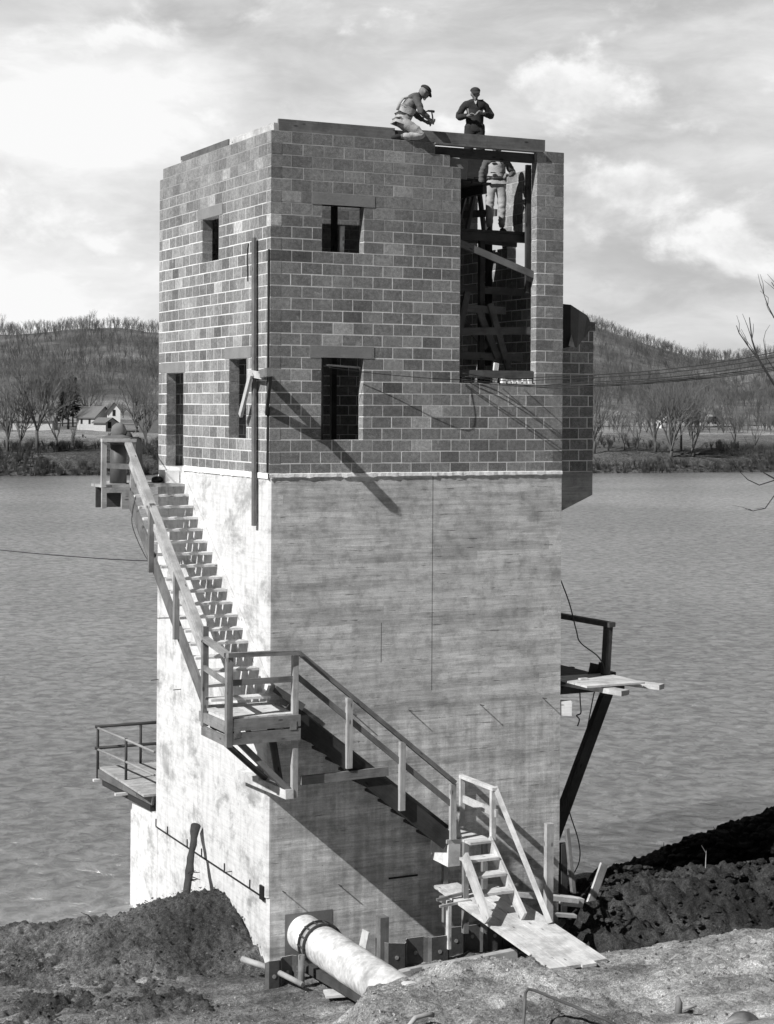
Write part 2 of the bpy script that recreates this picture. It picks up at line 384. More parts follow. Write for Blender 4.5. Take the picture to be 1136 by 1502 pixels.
# ------------------------------------------------------------------ the tower
tower=thing('pump_house','square concrete and cinder block tower under construction at the river edge, with open windows','tower',(W/2,L/2,-9.4))
def blocks(name, O, u, n, length, ncourse, openings, t, starts=((0,0),(0,0)), pitch=.3875, fade=19, parent=None, ends=(0,0)):
    """running-bond block wall; O lower corner of the face, u along it, n outward"""
    O,u,n=V(O),V(u),V(n); mb=MB()
    def P(a,z,d): return O+u*a-n*d+V((0,0,z))
    flip = u.cross(V((0,0,1))).dot(n) < 0
    def box(a0,a1,z0,z1,d0,d1,sh,mi,bev=0):
        c=[]
        for i in range(8):
            a=a1 if i&1 else a0; d=d1 if i&2 else d0; z=z1 if i&4 else z0
            c.append(P(a,z,d))
        if flip: c=[c[i^1] for i in range(8)]
        mb.hexa(c,sh,mi=mi)
    for c in range(ncourse):
        s0,s1=starts[c%2]
        iv=[(s0,length-s1)]
        for a0,a1,c0,c1 in openings:
            if c0<=c<c1:
                nv=[]
                for p,q in iv:
                    if a1<=p or a0>=q: nv.append((p,q)); continue
                    if a0>p: nv.append((p,a0))
                    if a1<q: nv.append((a1,q))
                iv=nv
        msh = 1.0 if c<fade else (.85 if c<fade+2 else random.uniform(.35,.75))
        rowoff=random.uniform(-.012,.012)
        for p,q in iv:
            e=.006
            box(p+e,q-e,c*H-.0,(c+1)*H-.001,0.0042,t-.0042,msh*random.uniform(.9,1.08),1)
            js=[]
            k=-1
            while True:
                j=(k+(.5 if c%2 else 0))*pitch+rowoff
                k+=1
                if j>=q-.07: break
                if j>p+.07: js.append(j+random.uniform(-.008,.008))
            ed=[p]+js+[q]
            for i in range(len(ed)-1):
                g0=random.uniform(.006,.0105) if i else 0; g1=random.uniform(.006,.0105) if i<len(ed)-2 else 0
                jit=random.uniform(.0012,.0036)
                sh=max(.55,random.gauss(1,.17))
                if random.random()<.06: sh*=1.45
                z0=c*H+.0085+random.uniform(-.002,.0035); z1=(c+1)*H-.0085+random.uniform(-.0035,.002)
                box(ed[i]+g0,ed[i+1]-g1,z0,z1,jit,t-jit,sh,0)
    return mb.build(name,[M['block'],M['mortar']],parent or tower)
T=.20
X_=V((1,0,0)); Y_=V((0,1,0)); Z_=V((0,0,1))
fo=[(.96,1.76,3,10),(.955,1.755,19,23),(3.66,5.24,8,29),(3.44,3.67,27,29),(3.14,3.45,28,29)]
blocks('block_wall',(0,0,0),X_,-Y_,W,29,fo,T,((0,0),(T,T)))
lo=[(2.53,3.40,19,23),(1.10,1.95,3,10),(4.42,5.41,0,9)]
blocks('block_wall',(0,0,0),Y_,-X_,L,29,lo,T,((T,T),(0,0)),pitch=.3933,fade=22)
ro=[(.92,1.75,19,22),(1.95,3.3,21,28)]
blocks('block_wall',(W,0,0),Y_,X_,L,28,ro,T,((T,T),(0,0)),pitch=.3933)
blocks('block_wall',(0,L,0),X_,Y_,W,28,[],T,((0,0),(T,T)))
# bay on the far side, with a battered concrete corbel below
BX0,BX1,BY0,BY1=W+.001,6.70,.36,2.6
blocks('bay_wall',(BX0,BY0,0),X_,-Y_,BX1-BX0,13,[],.2,((0,0),(0,.2)))
blocks('bay_wall',(BX1,BY0,0),Y_,X_,BY1-BY0,13,[],.2,((.2,0),(0,0)))
mb=MB()
pr=[(BX0,0),(BX1,0),(BX1,-.44),(BX0,-.82)]
for y in (BY0+.004,BY1): mb.face([(a,y,z-.001) for a,z in (pr if y<1 else pr[::-1])],.62)
for i in range(4):
    a,b=pr[i],pr[(i+1)%4]; mb.face([(a[0],BY0+.004,a[1]-.001),(a[0],BY1,a[1]-.001),(b[0],BY1,b[1]-.001),(b[0],BY0+.004,b[1]-.001)],.62)
mb.build('corbel',M['concrete'],tower)
mb=MB(); mb.box((BX1-.14,BY0-.01,13*H+.002),(BX1+.03,BY0+.35,13*H+.17),.8); mb.build('coping_block',M['block'],tower)
# shaft with a chamfered corner, standing on a slightly set-back footing
def prism(name, poly, z0, z1, mat, cut=40, nx=1):
    mb=MB(); n=len(poly)
    for i in range(n):
        a,b=poly[i],poly[(i+1)%n]; mb.face([(a[0],a[1],z0),(b[0],b[1],z0),(b[0],b[1],z1),(a[0],a[1],z1)])
    mb.face([(p[0],p[1],z1) for p in poly]); mb.face([(p[0],p[1],z0) for p in poly[::-1]])
    return mb.build(name,mat,tower)
ch=.045
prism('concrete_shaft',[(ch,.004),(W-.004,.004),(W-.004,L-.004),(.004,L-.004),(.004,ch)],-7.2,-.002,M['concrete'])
prism('footing',[(ch+.02,.0045),(W-.02,.0045),(W-.02,L-.02),(.034,L-.02),(.034,ch+.02)],-9.9,-7.202,M['concrete'])
prism('wing_wall',[(.03,L-.015),(2.6,L-.015),(2.6,7.62),(.03,7.62)],-9.9,-6.98,M['concrete'])
# rough mortar bed squeezed out on top of the shaft
mb=MB()
def bed(p0,d,n,ln,hi):
    k=int(ln/.05); p0=V(p0)
    tp=[hi+.01*mn.noise(V((i*.31,3.3,0))) for i in range(k+1)]
    bt=[-hi*.9-.022*max(0,mn.noise(V((i*.37,9.1,d[1]*5)))*1.6) for i in range(k+1)]
    pr_=[.020+.012*mn.noise(V((i*.5,1.7,0))) for i in range(k+1)]
    for i in range(k):
        a=p0+V(d)*(i*ln/k); b=p0+V(d)*((i+1)*ln/k); N=V(n)
        q=[a+N*pr_[i]+Z_*bt[i], b+N*pr_[i+1]+Z_*bt[i+1], b+N*pr_[i+1]+Z_*tp[i+1], a+N*pr_[i]+Z_*tp[i]]
        if V(d).x<.5: q=q[::-1]
        mb.face(q,1.15)
        t0,t1=a+Z_*(tp[i]+.008),b+Z_*(tp[i+1]+.008); mb.face([q[3],q[2],t1,t0] if V(d).x>.5 else [q[0],q[1],t1,t0],1.1)
        b0,b1=a+Z_*(bt[i]-.01),b+Z_*(bt[i+1]-.01); mb.face([b0,b1,q[1],q[0]] if V(d).x>.5 else [b0,b1,q[2],q[3]],.9)
bed((-.005,0,0),(1,0,0),(0,-1,0),W+.005,.028)
bed((0,0,-.012),(0,1,0),(-1,0,0),4.35,.045)
mb.build('mortar_bed',M['mortar'],tower)
# lintels
def lintel(lo_,hi_): 
    mb=MB(); mb.box(lo_,hi_,1.0); return mb.build('lintel',M['lintel'],tower)
e=.006
lintel((.74,-e,10*H),(1.96,T+e,11*H)); lintel((.76,-e,23*H),(1.96,T+e,24*H-.004))
lintel((-e,2.34,23*H+.003),(T+e,3.64,24*H)); lintel((-e,.88,10*H+.003),(T+e,2.16,11*H)); lintel((-e,4.34,9*H+.003),(T+e,5.76,10*H))
# steel ties left sticking out of the concrete
def tie(p,q,r=.009):
    mb=MB(); mb.tube([p,q],r,6,1.2); mb.build('form_tie',M['steel'],tower)
for x,z in ((1.35,-7.11),(.30,-7.11),(2.69,-4.17),(4.13,-4.17),(1.61,-4.17),(5.43,-4.13)): tie((x,.03,z),(x,-.13,z+.006))
for y,z in ((5.81,-4.27),(4.46,-4.27),(1.66,-7.12)): tie((.03,y,z),(-.16,y-.03,z))
# thin dark strip for the shade in the left face seam, plus tick irons
mb=MB()
mb.box((-.012,.12,-7.222),(.02,5.88,-7.2),.6)
for y in (5.86,5.15,4.0,3.2,2.0,.75): mb.box((-.012,y,-7.2),(.004-.0005,y+.03,-7.06),.6)
mb.box((-.03,.10,-7.26),(.004,.26,-7.02),.5)
mb.build('seam_shade_strip',M['steel'],tower)
# grout patch around the pipe
mb=MB(); mb.face([(.345,-.001,-8.6),(1.235,-.001,-8.6),(1.235,-.001,-7.52),(.345,-.001,-7.515)],1); mb.build('grout_patch',M['patch'],tower)
mb=MB(); mb.box((2.31,-.012,-7.12),(2.88,.006,-7.09),.5); mb.build('form_strip',M['wooddark'],tower)
# interior floor
mb=MB(); mb.box((T+.01,T+.01,-.2),(W-T-.01,L-T-.01,-.003),.5); mb.build('floor_slab',M['lintel'],tower)

# ------------------------------------------------------------------ timber on top of the walls
TOP=29*H
def board(p,q,w,h,mat,label,name='formwork_board',sh=None,up=(0,0,1)):
    return one_beam(name,mat,label,'board',p,q,w,h,up,sh=sh)
board((.15,.06,TOP+.105),(2.36,.06,TOP+.105),.045,.205,M['woodmid'],'long form board on edge along the front wall top, left of the kneeling man',sh=.8)
board((2.37,.08,TOP+.09),(3.1,.08,TOP+.09),.045,.17,M['wooddark'],'short dark board on edge behind the kneeling man on the wall top')
board((2.75,.02,TOP+.105),(5.40,.02,TOP+.105),.05,.20,M['woodmid'],'deep form plank bridging the top of the tall opening',sh=.72)
board((3.12,.02,TOP-.016),(5.34,.02,TOP-.016),.16,.03,M['woodmid'],'thin pale soffit batten under the form plank over the tall opening',sh=.9)
board((3.16,.14,TOP-.13),(5.22,.14,TOP-.13),.10,.17,M['wooddark'],'dark header beam across the head of the tall opening')
board((.13,.05,TOP+.07),(.13,2.16,TOP+.07),.14,.13,M['white'],'whitish grouted form board along the top of the left wall near the front corner')
board((.09,2.16,TOP+.06),(.09,4.74,TOP+.06),.12,.13,M['woodmid'],'grey timber lying along the top of the left wall',sh=.62)
mb=MB()
for i in range(5): mb.ball((.08+.03*random.random(),4.3+.11*i,TOP+.02),(.07,.09,.05+.04*random.random()),7,5,1.0,jit=.5)
single('mortar_heap',mb,M['mortar'],'pale lumps of mortar on the left wall top beside the grey timber','mortar')
# diagonal brace across the tall opening
one_beam('brace_board',M['woodmid'],'sloping board nailed across the tall opening below the man inside','board',(3.60,.12,4.18),(5.28,.12,3.62),.04,.125,sh=.8)
one_beam('jack_post',M['wooddark'],'dark upright prop against the right jamb of the tall opening','post',(5.21,.27,3.3),(5.21,.27,5.66),.06,.10)
# ------------------------------------------------------------------ scaffold in the tower
sc=thing('scaffold','dark timber scaffold filling the inside of the tower behind the tall opening','scaffold',(3.2,2.8,0))
mb=MB()
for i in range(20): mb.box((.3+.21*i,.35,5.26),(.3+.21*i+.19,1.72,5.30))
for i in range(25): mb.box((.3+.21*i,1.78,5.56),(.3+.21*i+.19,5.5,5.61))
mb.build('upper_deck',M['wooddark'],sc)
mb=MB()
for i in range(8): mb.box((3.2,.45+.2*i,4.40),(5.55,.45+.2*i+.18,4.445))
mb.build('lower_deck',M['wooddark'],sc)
part_beam('ledger',M['wooddark'],sc,(4.6,1.80,5.80),(5.58,1.80,5.80),.05,.42)
part_beam('form_panel',M['lintel'],sc,(3.42,.32,5.53),(3.96,.32,5.50),.03,.36,sh=1.0)
part_beam('ledger',M['wooddark'],sc,(2.6,.5,4.32),(5.55,.5,4.32),.06,.15)
part_beam('ledger',M['wooddark'],sc,(4.4,.45,5.18),(4.4,5.4,5.18),.08,.15)
for p,q in (((3.3,.6,.0),(3.3,.6,5.2)),((4.45,.65,.0),(4.45,.65,4.3)),((3.62,.9,4.4),(3.62,.9,5.7)),((4.45,1.8,0),(4.45,1.8,5.2)),((3.2,2.6,0),(3.2,2.6,5.2)),((1.9,1.6,0),(1.9,1.6,5.2)),((5.35,2.0,2.),(5.35,2.0,5.6)),((1.12,1.0,0),(1.12,1.0,2.6))):
    part_beam('upright',M['wooddark'],sc,p,q,.1,.1,(1,0,0))
for p,q in (((3.4,.55,3.02),(4.9,.55,2.98)),((3.2,.6,2.15),(5.3,.6,2.12)),((4.3,1.2,4.35),(5.5,1.2,4.3)),((5.45,1.9,4.95),(5.45,3.4,5.05)),((3.3,.5,2.55),(5.4,.5,2.62)),((3.4,.8,3.4),(5.5,1.0,3.36))):
    part_beam('crosspiece',M['woodmid'],sc,p,q,.05,.14,sh=.6)  # paler tone makes crosspieces and diagonals read as lit inside the dark tower
for p,q in (((4.35,.55,2.95),(4.75,.55,2.1)),((3.5,.7,3.3),(4.6,.7,2.3)),((4.9,2.2,4.3),(5.4,2.6,5.6)),((4.6,2.0,4.4),(5.5,3.2,5.5)),((5.5,2.35,4.2),(5.5,2.75,5.7)),((3.75,.45,1.9),(4.05,.45,3.3)),((4.95,.5,1.9),(4.55,.5,3.1))):
    part_beam('diagonal',M['woodmid'],sc,p,q,.05,.12,sh=.55)
one_beam('light_batten',M['white'],'short pale batten standing on the tall opening sill','batten',(4.45,.14,1.64),(4.50,.16,2.0),.05,.09,(1,0,0))
one_beam('light_batten',M['white'],'pale batten standing inside the small upper front window','batten',(1.50,.42,3.6),(1.52,.42,4.36),.06,.08,(1,0,0))
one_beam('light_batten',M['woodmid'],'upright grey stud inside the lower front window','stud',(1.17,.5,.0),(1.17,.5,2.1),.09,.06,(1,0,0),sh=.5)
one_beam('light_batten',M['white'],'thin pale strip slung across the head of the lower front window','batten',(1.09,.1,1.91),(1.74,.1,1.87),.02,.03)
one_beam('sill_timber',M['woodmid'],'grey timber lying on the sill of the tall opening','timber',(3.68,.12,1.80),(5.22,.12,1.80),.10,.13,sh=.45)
mb=MB()
for i in range(6): mb.box((4.55+.11*i,.02+.02*random.random(),1.63),(4.62+.11*i,.12,1.68+.05*random.random()),1.0)
single('block_scraps',mb,M['mortar'],'white scraps of mortar and block on the sill at the right of the tall opening','rubble')
# tarpaulin over the end of the bay
mb=MB()
tp=[(6.02,.34,3.13),(6.18,.335,3.12),(6.36,.33,3.02),(6.54,.33,2.93),(6.60,.33,2.82)]
bt=[(6.02,.34,2.3),(6.16,.31,2.34),(6.30,.30,2.32),(6.45,.31,2.50),(6.60,.33,2.66)]
for i in range(4):
    m0=[V(tp[i]).lerp(V(bt[i]),k)+V((.03*mn.noise(V((i*2,k*3,0))),-.03*abs(mn.noise(V((i*1.3,k*4,5)))),0)) for k in (0,.33,.66,1)]
    m1=[V(tp[i+1]).lerp(V(bt[i+1]),k)+V((.03*mn.noise(V(((i+1)*2,k*3,0))),-.03*abs(mn.noise(V(((i+1)*1.3,k*4,5)))),0)) for k in (0,.33,.66,1)]
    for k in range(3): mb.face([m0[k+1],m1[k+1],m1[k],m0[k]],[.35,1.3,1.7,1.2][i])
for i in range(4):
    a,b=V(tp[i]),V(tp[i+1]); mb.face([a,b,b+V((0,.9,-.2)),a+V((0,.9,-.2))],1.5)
single('tarpaulin',mb,M['tarp'],'dark canvas tarpaulin draped over the open top of the low block bay','tarpaulin')
mb=MB(); mb.face([(6.12,.27,2.44),(6.20,.265,2.42),(6.23,.265,2.32),(6.10,.27,2.35)],.8); mb.face([(6.12,.27,2.44),(6.155,.265,2.56),(6.20,.265,2.42)],.6)
single('white_rag',mb,M['white'],'small white rag hanging at the corner of the bay tarpaulin','rag')

# ------------------------------------------------------------------ corner pole with outrigger
cp=thing('corner_pole','tall narrow plank pole upright on the left wall near the corner, with outrigger arm','pole',(-.1,.55,-.88))
part_beam('plank',M['woodmid'],cp,(-.07,.52,-.88),(-.06,.62,4.10),.11,.05,(1,0,0),sh=.7)
part_beam('outrigger_arm',M['woodmid'],cp,(-.04,.28,1.74),(-.31,-.77,1.75),.10,.14)
part_beam('clamp_board',M['white'],cp,(-.11,.72,1.76),(-.11,.06,1.70),.04,.12)
part_beam('knee_brace',M['white'],cp,(-.15,.98,1.02),(-.17,.44,1.74),.05,.11,sh=.8)
part_beam('strut',M['wooddark'],cp,(-.03,.06,1.05),(-.14,-.38,1.70),.05,.09)
mb=MB(); mb.tube([(-.13,.70,4.0),(-.13,.74,3.9),(-.12,.76,3.6),(-.12,.74,3.35)],.012,6); mb.build('rope',M['cable'],cp)
one_beam('corner_batten',M['wooddark'],'thin black batten upright at the front left corner of the block wall','batten',(-.016,.04,0.05),(-.016,.04,19*H),.045,.024,(1,0,0),sh=.5)

# ------------------------------------------------------------------ upper stair along the left wall
def stair(root, n, top, step, x0, x1): pass
us=thing('upper_stair','long open wooden stair climbing the left wall to the block house door','stair',(-.6,2,-3.9))
SX0,SX1=-1.15,-.03
for k in range(17):
    y=4.02-.26*k; z=-.49-.2005*k
    mb=MB(); mb.box((SX0+.03,y-.13,z-.042),(SX1-.03,y+.005,z)); mb.box((SX0+.03,y+.012,z-.042),(SX1-.03,y+.125,z)); mb.build('tread',M['white'],us)
for x,sh,up in ((SX0,.72,0),(SX1,1.15,.13)):
    part_beam('stringer',M['woodmid' if x<-1 else 'white'],us,(x,4.34,-.375+up),(x,-.08,-3.775+up),.05,.25,sh=sh)
for y,z0,z1 in ((2.64,-.58,-1.83),(1.24,-1.70,-2.87)):
    part_beam('post',M['woodmid'],us,(SX0-.07,y,z1),(SX0-.07,y,z0),.09,.09,(1,0,0))
part_beam('handrail',M['wood'],us,(SX0-.05,4.18,.545),(SX0-.05,-.17,-2.73),.13,.05,sh=1)
part_beam('middle_rail',M['wood'],us,(SX0-.02,4.05,.10),(SX0-.02,.02,-2.98),.04,.10)
# ------------------------------------------------------------------ door platform
dp=thing('door_platform','small railed timber platform at the top of the stair outside the door','platform',(-.9,4.9,-.35))
mb=MB()
for i in range(8): mb.box((-1.70 if i<3 else -1.06,4.12+.23*i,-.35),(-.02,4.12+.23*i+.21,-.30))
mb.build('deck',M['wood'],dp)
mb=MB()
mb.box((-1.70,4.08,-.45),(-1.16,4.13,-.352)); mb.box((-1.70,4.08,-.74),(-1.61,4.14,-.45)); mb.box((-1.32,4.08,-.76),(-1.16,4.14,-.45))
mb.build('box_frame',M['wood'],dp)
mb=MB(); mb.box((-1.69,4.5,-.74),(-1.17,4.54,-.36),.35); mb.build('back_board',M['woodmid'],dp)
for x,y,z0 in ((-1.66,4.13,-.35),(-1.10,4.13,-.78)):
    part_beam('post',M['wood'],dp,(x,y,z0),(x,y,.50),.085,.085,(1,0,0))
part_beam('top_rail',M['wood'],dp,(-1.71,4.12,.53),(-1.04,4.12,.53),.10,.06,sh=1.25)
part_beam('middle_rail',M['wood'],dp,(-1.62,4.09,.06),(-1.12,4.09,.03),.04,.10)
mb=MB(); mb.tube([(-1.2,4.68,-.30),(-1.2,4.68,.46)],.16,20); mb.tube([(-1.2,4.68,.44),(-1.2,4.68,.47)],.168,20)
single('drum',mb,M['barrel'],'dark iron drum standing on the door platform behind its railing','drum')
mb=MB()
mb.ball((-1.26,4.6,.55),(.30,.30,.09),16,8,.95,jit=.35); mb.ball((-1.22,4.6,.70),(.15,.15,.17),14,9,1.1,jit=.25); mb.ball((-1.06,4.55,.60),(.10,.12,.09),10,6,.35,jit=.3)
single('sack',mb,M['sack'],'bulging burlap sack draped over the top of the drum on the door platform','sack')
one_beam('dark_post',M['wooddark'],'rough dark post standing at the far end of the door platform','post',(-.42,5.82,-.36),(-.46,5.82,.55),.15,.13,(1,0,0),sh=1.2)
one_beam('dark_post',M['woodmid'],'thin pale stake beside the rough dark post on the door platform','stake',(-.58,5.82,-.36),(-.57,5.82,.45),.05,.05,(1,0,0))
mb=MB(); mb.tube([(-1.1,4.2,.56),(-.9,4.8,.57),(-.44,5.8,.56)],.012,5)
single('guard_wire',mb,M['cable'],'thin wire strung from the platform rail to the dark post','wire')
mb=MB(); mb.box((-.30,4.55,-.30),(-.02,4.95,-.06),1.1); mb.box((-.20,5.0,-.3),(-.02,5.3,-.16),.9)
single('white_block',mb,M['mortar'],'white mortar-splashed step block at the foot of the door','block')
mb=MB(); mb.ball((-.42,4.7,-.24),(.12,.10,.07),10,6,.3,jit=.3)
single('black_bucket',mb,M['collar'],'small black bundle on the platform before the white step block','bundle')

# ------------------------------------------------------------------ corner landing
cl=thing('corner_landing','square timber landing bracketed around the front left corner, joining the two stairs','landing',(-.5,-.5,-5.2))
LX0,LX1,LY0,LY1=-1.15,.04,-1.17,.18
mb=MB()
for i in range(7):
    x=LX0+.01+i*.168; mb.box((x,LY0+.0,-3.90),(min(x+.16,LX1),-.02 if x>-.05 else LY1,-3.86))
mb.build('deck',M['white'],cl)
wm=M['woodmid']
part_beam('rim_joist',wm,cl,(LX0-.02,LY0-.03,-3.98),(LX1+.05,LY0-.03,-3.98),.05,.19,sh=1)
part_beam('rim_joist',wm,cl,(LX0-.03,LY0+.02,-4.02),(LX0-.03,.10,-4.02),.05,.17,sh=1.2)
part_beam('rim_joist',wm,cl,(LX0-.03,LY0+.02,-4.24),(LX0-.03,-.02,-4.24),.05,.16,sh=.9)
part_beam('tie_board',wm,cl,(LX0-.02,LY0-.03,-4.20),(LX1+.05,LY0-.03,-4.20),.05,.19,sh=.95)
for x,y,z0,z1 in ((LX0-.005,LY0-.01,-4.33,-2.86),(LX1-.02,LY0+.04,-5.25,-2.87),(LX0-.02,-.08,-4.16,-2.50)):
    part_beam('post',M['wood'] if x>-1 else wm,cl,(x,y,z0),(x,y,z1),.10,.10,(1,0,0),sh=1)
part_beam('top_rail',wm,cl,(LX0-.05,LY0-.03,-2.84),(LX1+.04,LY0-.0,-2.86),.13,.075,sh=1.0)
part_beam('top_rail',wm,cl,(LX0-.03,LY0+.0,-2.84),(LX0-.04,.02,-2.68),.12,.07,sh=1.25)
part_beam('middle_rail',wm,cl,(LX0+.04,LY0-.0,-3.30),(LX1-.06,LY0+.03,-3.30),.04,.10,sh=.95)
part_beam('middle_rail',wm,cl,(LX0-.02,LY0+.04,-3.30),(LX0-.04,-.06,-3.18),.04,.09,sh=1.1)
part_beam('ledger',M['white'],cl,(-.09,.98,-5.25),(-.09,-1.20,-5.18),.14,.16,sh=1)
for x in (-1.02,-.04): part_beam('joist',wm,cl,(x,LY0-.06,-4.12 if x<-1 else -4.05),(x,-.1,-4.12),.11,.14,sh=1)
part_beam('brace',wm,cl,(-.98,-1.0,-4.22),(-.09,-1.10,-5.12),.09,.16,(0,1,0),sh=.8)
part_beam('brace',M['wood'],cl,(-.80,-.95,-4.0),(-.70,-1.02,-4.22),.05,.14,(0,1,0))
part_beam('brace',M['wooddark'],cl,(-1.05,-.1,-4.25),(-.10,-.15,-5.12),.09,.14,(0,1,0),sh=1.4)
part_beam('brace',wm,cl,(.0,-.1,-4.2),(-.08,-.75,-5.1),.05,.12,(1,0,0),sh=.6)
part_beam('block',M['white'],cl,(-.15,-.05,-5.16),(-.15,-.05,-4.92),.10,.10,(1,0,0))
part_beam('foot_plank',wm,cl,(.10,-.06,-3.62),(.62,-.10,-3.97),.03,.12,sh=.6)
# ------------------------------------------------------------------ lower stair along the front wall
ls=thing('lower_stair','wooden stair running down the front wall from the corner landing, with dark stringers','stair',(1.5,-.6,-6.3))
SY=-.95
part_beam('stringer',M['wooddark'],ls,(.05,SY,-3.94),(2.98,SY,-6.31),.05,.31,sh=.8)  # dark timber colour stands in for the landing's shadow on the stringers
part_beam('stringer',M['wooddark'],ls,(.30,-.06,-3.98),(3.45,-.06,-6.46),.05,.31,sh=.7)
for k in range(12):
    x=.14+.252*k; z=-4.03-.2035*k
    mb=MB(); mb.box((x-.12,SY+.04,z-.045),(x+.14,-.10,z)); mb.build('tread',M['wooddark'],ls)
for x,zt,zb in ((1.06,-3.70,-4.88),(2.06,-4.51,-5.68)):
    part_beam('post',M['wood'],ls,(x,SY-.06,zb),(x,SY-.06,zt),.085,.10,(1,0,0),sh=.95)
part_beam('post',M['wood'],ls,(3.05,SY-.04,-6.27),(3.05,SY-.04,-5.32),.085,.11,(1,0,0),sh=.95)
part_beam('handrail',wm,ls,(.10,SY-.05,-2.86),(3.08,SY-.05,-5.29),.12,.07,sh=.85)
part_beam('middle_rail',wm,ls,(.10,SY-.03,-3.27),(3.05,SY-.03,-5.68),.04,.09,sh=.8)
part_beam('cross_board',wm,ls,(.20,SY-.05,-5.02),(1.80,SY-.05,-4.99),.05,.15,sh=.85)
# box form under the stair foot
mb=MB()
b0=[(2.97,-1.0,-6.34),(3.20,-1.0,-6.34),(3.20,-.35,-6.34),(2.97,-.35,-6.34)]; b1=[(2.96,-1.0,-6.74),(3.20,-1.0,-6.74),(3.20,-.33,-6.72),(2.93,-.33,-6.72)]
mb.face(b0[::1],1.1); mb.face(b1[::-1],1)
for i in range(4): j=(i+1)%4; mb.face([b1[i],b1[j],b0[j],b0[i]],[.8,1,1,1.15][i])  # left side lightened and front darkened in colour, as sunlight would
single('form_box',mb,M['white'],'white boarded box hung at the foot of the lower stair','box')
one_beam('cap_block',M['wood'],'flat wooden block on top of the white boarded box','block',(2.93,-.88,-6.305),(3.24,-.88,-6.305),.24,.065)
one_beam('wedge_stake',M['wood'],'leaning wedge-shaped stake on the flat block at the stair foot','stake',(3.20,-.93,-6.27),(3.12,-.93,-5.97),.10,.06,(0,1,0))
# ------------------------------------------------------------------ short steps down to the ramp
ss=thing('short_steps','short flight of bright wooden steps with a slanting rail, between lower stair and ramp','steps',(3.3,-1.3,-7.2))
mb=MB()
for i in range(5): mb.box((3.24,-.16-.23*i-.21,-6.33),(3.70,-.16-.23*i,-6.29))
mb.build('landing_boards',M['bright'],ss)
for y,z in ((-1.46,-6.50),(-1.70,-6.72),(-1.95,-6.95)):
    mb=MB(); mb.box((3.0,y-.14,z-.045),(3.64,y+.12,z)); mb.build('tread',M['bright'],ss)
for x,y0,z0,y1,z1 in ((2.97,-1.58,-6.42,-2.42,-7.30),(3.68,-1.14,-6.32,-2.36,-7.34)):
    part_beam('stringer',M['bright'],ss,(x,y0,z0),(x,y1,z1),.05,.22)
for y,z0,z1 in ((-.04,-6.32,-5.44),(-1.18,-6.40,-5.45)):
    part_beam('post',M['bright'],ss,(3.74,y,z0),(3.74,y,z1),.09,.07,(0,1,0))
part_beam('top_rail',M['bright'],ss,(3.74,.0,-5.42),(3.74,-1.24,-5.42),.09,.06)
part_beam('middle_rail',M['bright'],ss,(3.76,.0,-5.82),(3.77,-1.28,-5.84),.04,.13)
part_beam('slant_rail',M['bright'],ss,(3.78,-1.18,-5.40),(4.04,-2.62,-7.42),.09,.06,(0,1,1))
for x,y in ((3.27,-1.06),(3.62,-1.1),(3.27,-.3)): part_beam('leg',wm,ss,(x,y,-7.9),(x,y,-6.335),.09,.09,(1,0,0))
rp=thing('ramp','broad plank ramp from the earth bank up to the short steps','ramp',(3.55,-2.2,-7.6))
rw=1.08
for i in range(4):
    x=3.06+i*.272
    z0,z1=-7.24,-7.60
    part_beam('plank',M['bright'],rp,(x+.11,-.25+.12*random.random()-(.0 if i<2 else .4),z0-(.0 if i<2 else .03)),(x+.13,-4.22-.12*random.random(),z1-.0),.262,.05,sh=random.uniform(.95,1.2))
part_beam('bearer',wm,rp,(2.95,-.75,-7.36),(4.2,-.75,-7.36),.10,.10)
one_beam('lone_post',M['wood'],'single square post standing upright behind the ramp','post',(4.4,-1.96,-7.6),(4.4,-1.96,-5.92),.11,.13,(1,0,0),sh=1.0)
tr=thing('trestle_leg','white trestle leg and small bars propping the left edge of the ramp','trestle',(3.0,-.9,-8.2))
part_beam('leg',M['white'],tr,(2.98,-1.0,-8.15),(2.98,-1.0,-7.32),.09,.06,(1,0,0))
part_beam('bar',wm,tr,(2.72,-1.05,-7.27),(3.5,-1.05,-7.18),.05,.05)
part_beam('bar',M['wood'],tr,(2.70,-1.2,-7.34),(3.3,-1.2,-7.30),.05,.04)
# loose timber about the right corner
for p,q,w_,h_,m_,lb in (((4.25,-.9,-7.35),(5.6,-.95,-7.62),.16,.09,'white','long bright plank lying right of the lone post against the earth'),
    ((4.3,-1.2,-7.62),(5.35,-1.3,-7.78),.14,.05,'wood','second plank below the long bright plank right of the lone post'),
    ((5.35,-.8,-7.62),(5.78,-.78,-7.72),.20,.16,'white','short thick block end at the right corner of the tower foot'),
    ((6.05,-.1,-7.75),(5.93,-.05,-6.55),.07,.09,'woodmid','leaning slat at the right corner of the tower'),
    ((6.35,-.2,-7.95),(6.65,-.2,-7.25),.16,.05,'white','splintered board stub sticking out of the dark earth by the tower'),
    ((5.92,.05,-8.2),(5.92,.05,-6.85),.12,.10,'wooddark','black post tight against the right corner of the tower')):
    one_beam('loose_timber',M[m_],lb,'timber',p,q,w_,h_,(0,1,.2) if abs(q[2]-p[2])>.5 else (0,0,1))
one_beam('ground_beam',M['wood'],'long squared timber lying on the ground below the ramp','timber',(1.95,-2.1,-8.10),(3.62,-2.2,-7.98),.14,.15,sh=1.0)
one_beam('ground_board',M['wood'],'thin board on the ground behind the squared timber','board',(1.9,-1.5,-8.24),(3.1,-1.5,-8.2),.10,.04)
one_beam('ground_block',M['wood'],'short stub of timber at the left end of the squared timber','timber',(1.55,-1.75,-8.24),(1.85,-1.75,-8.2),.16,.13)
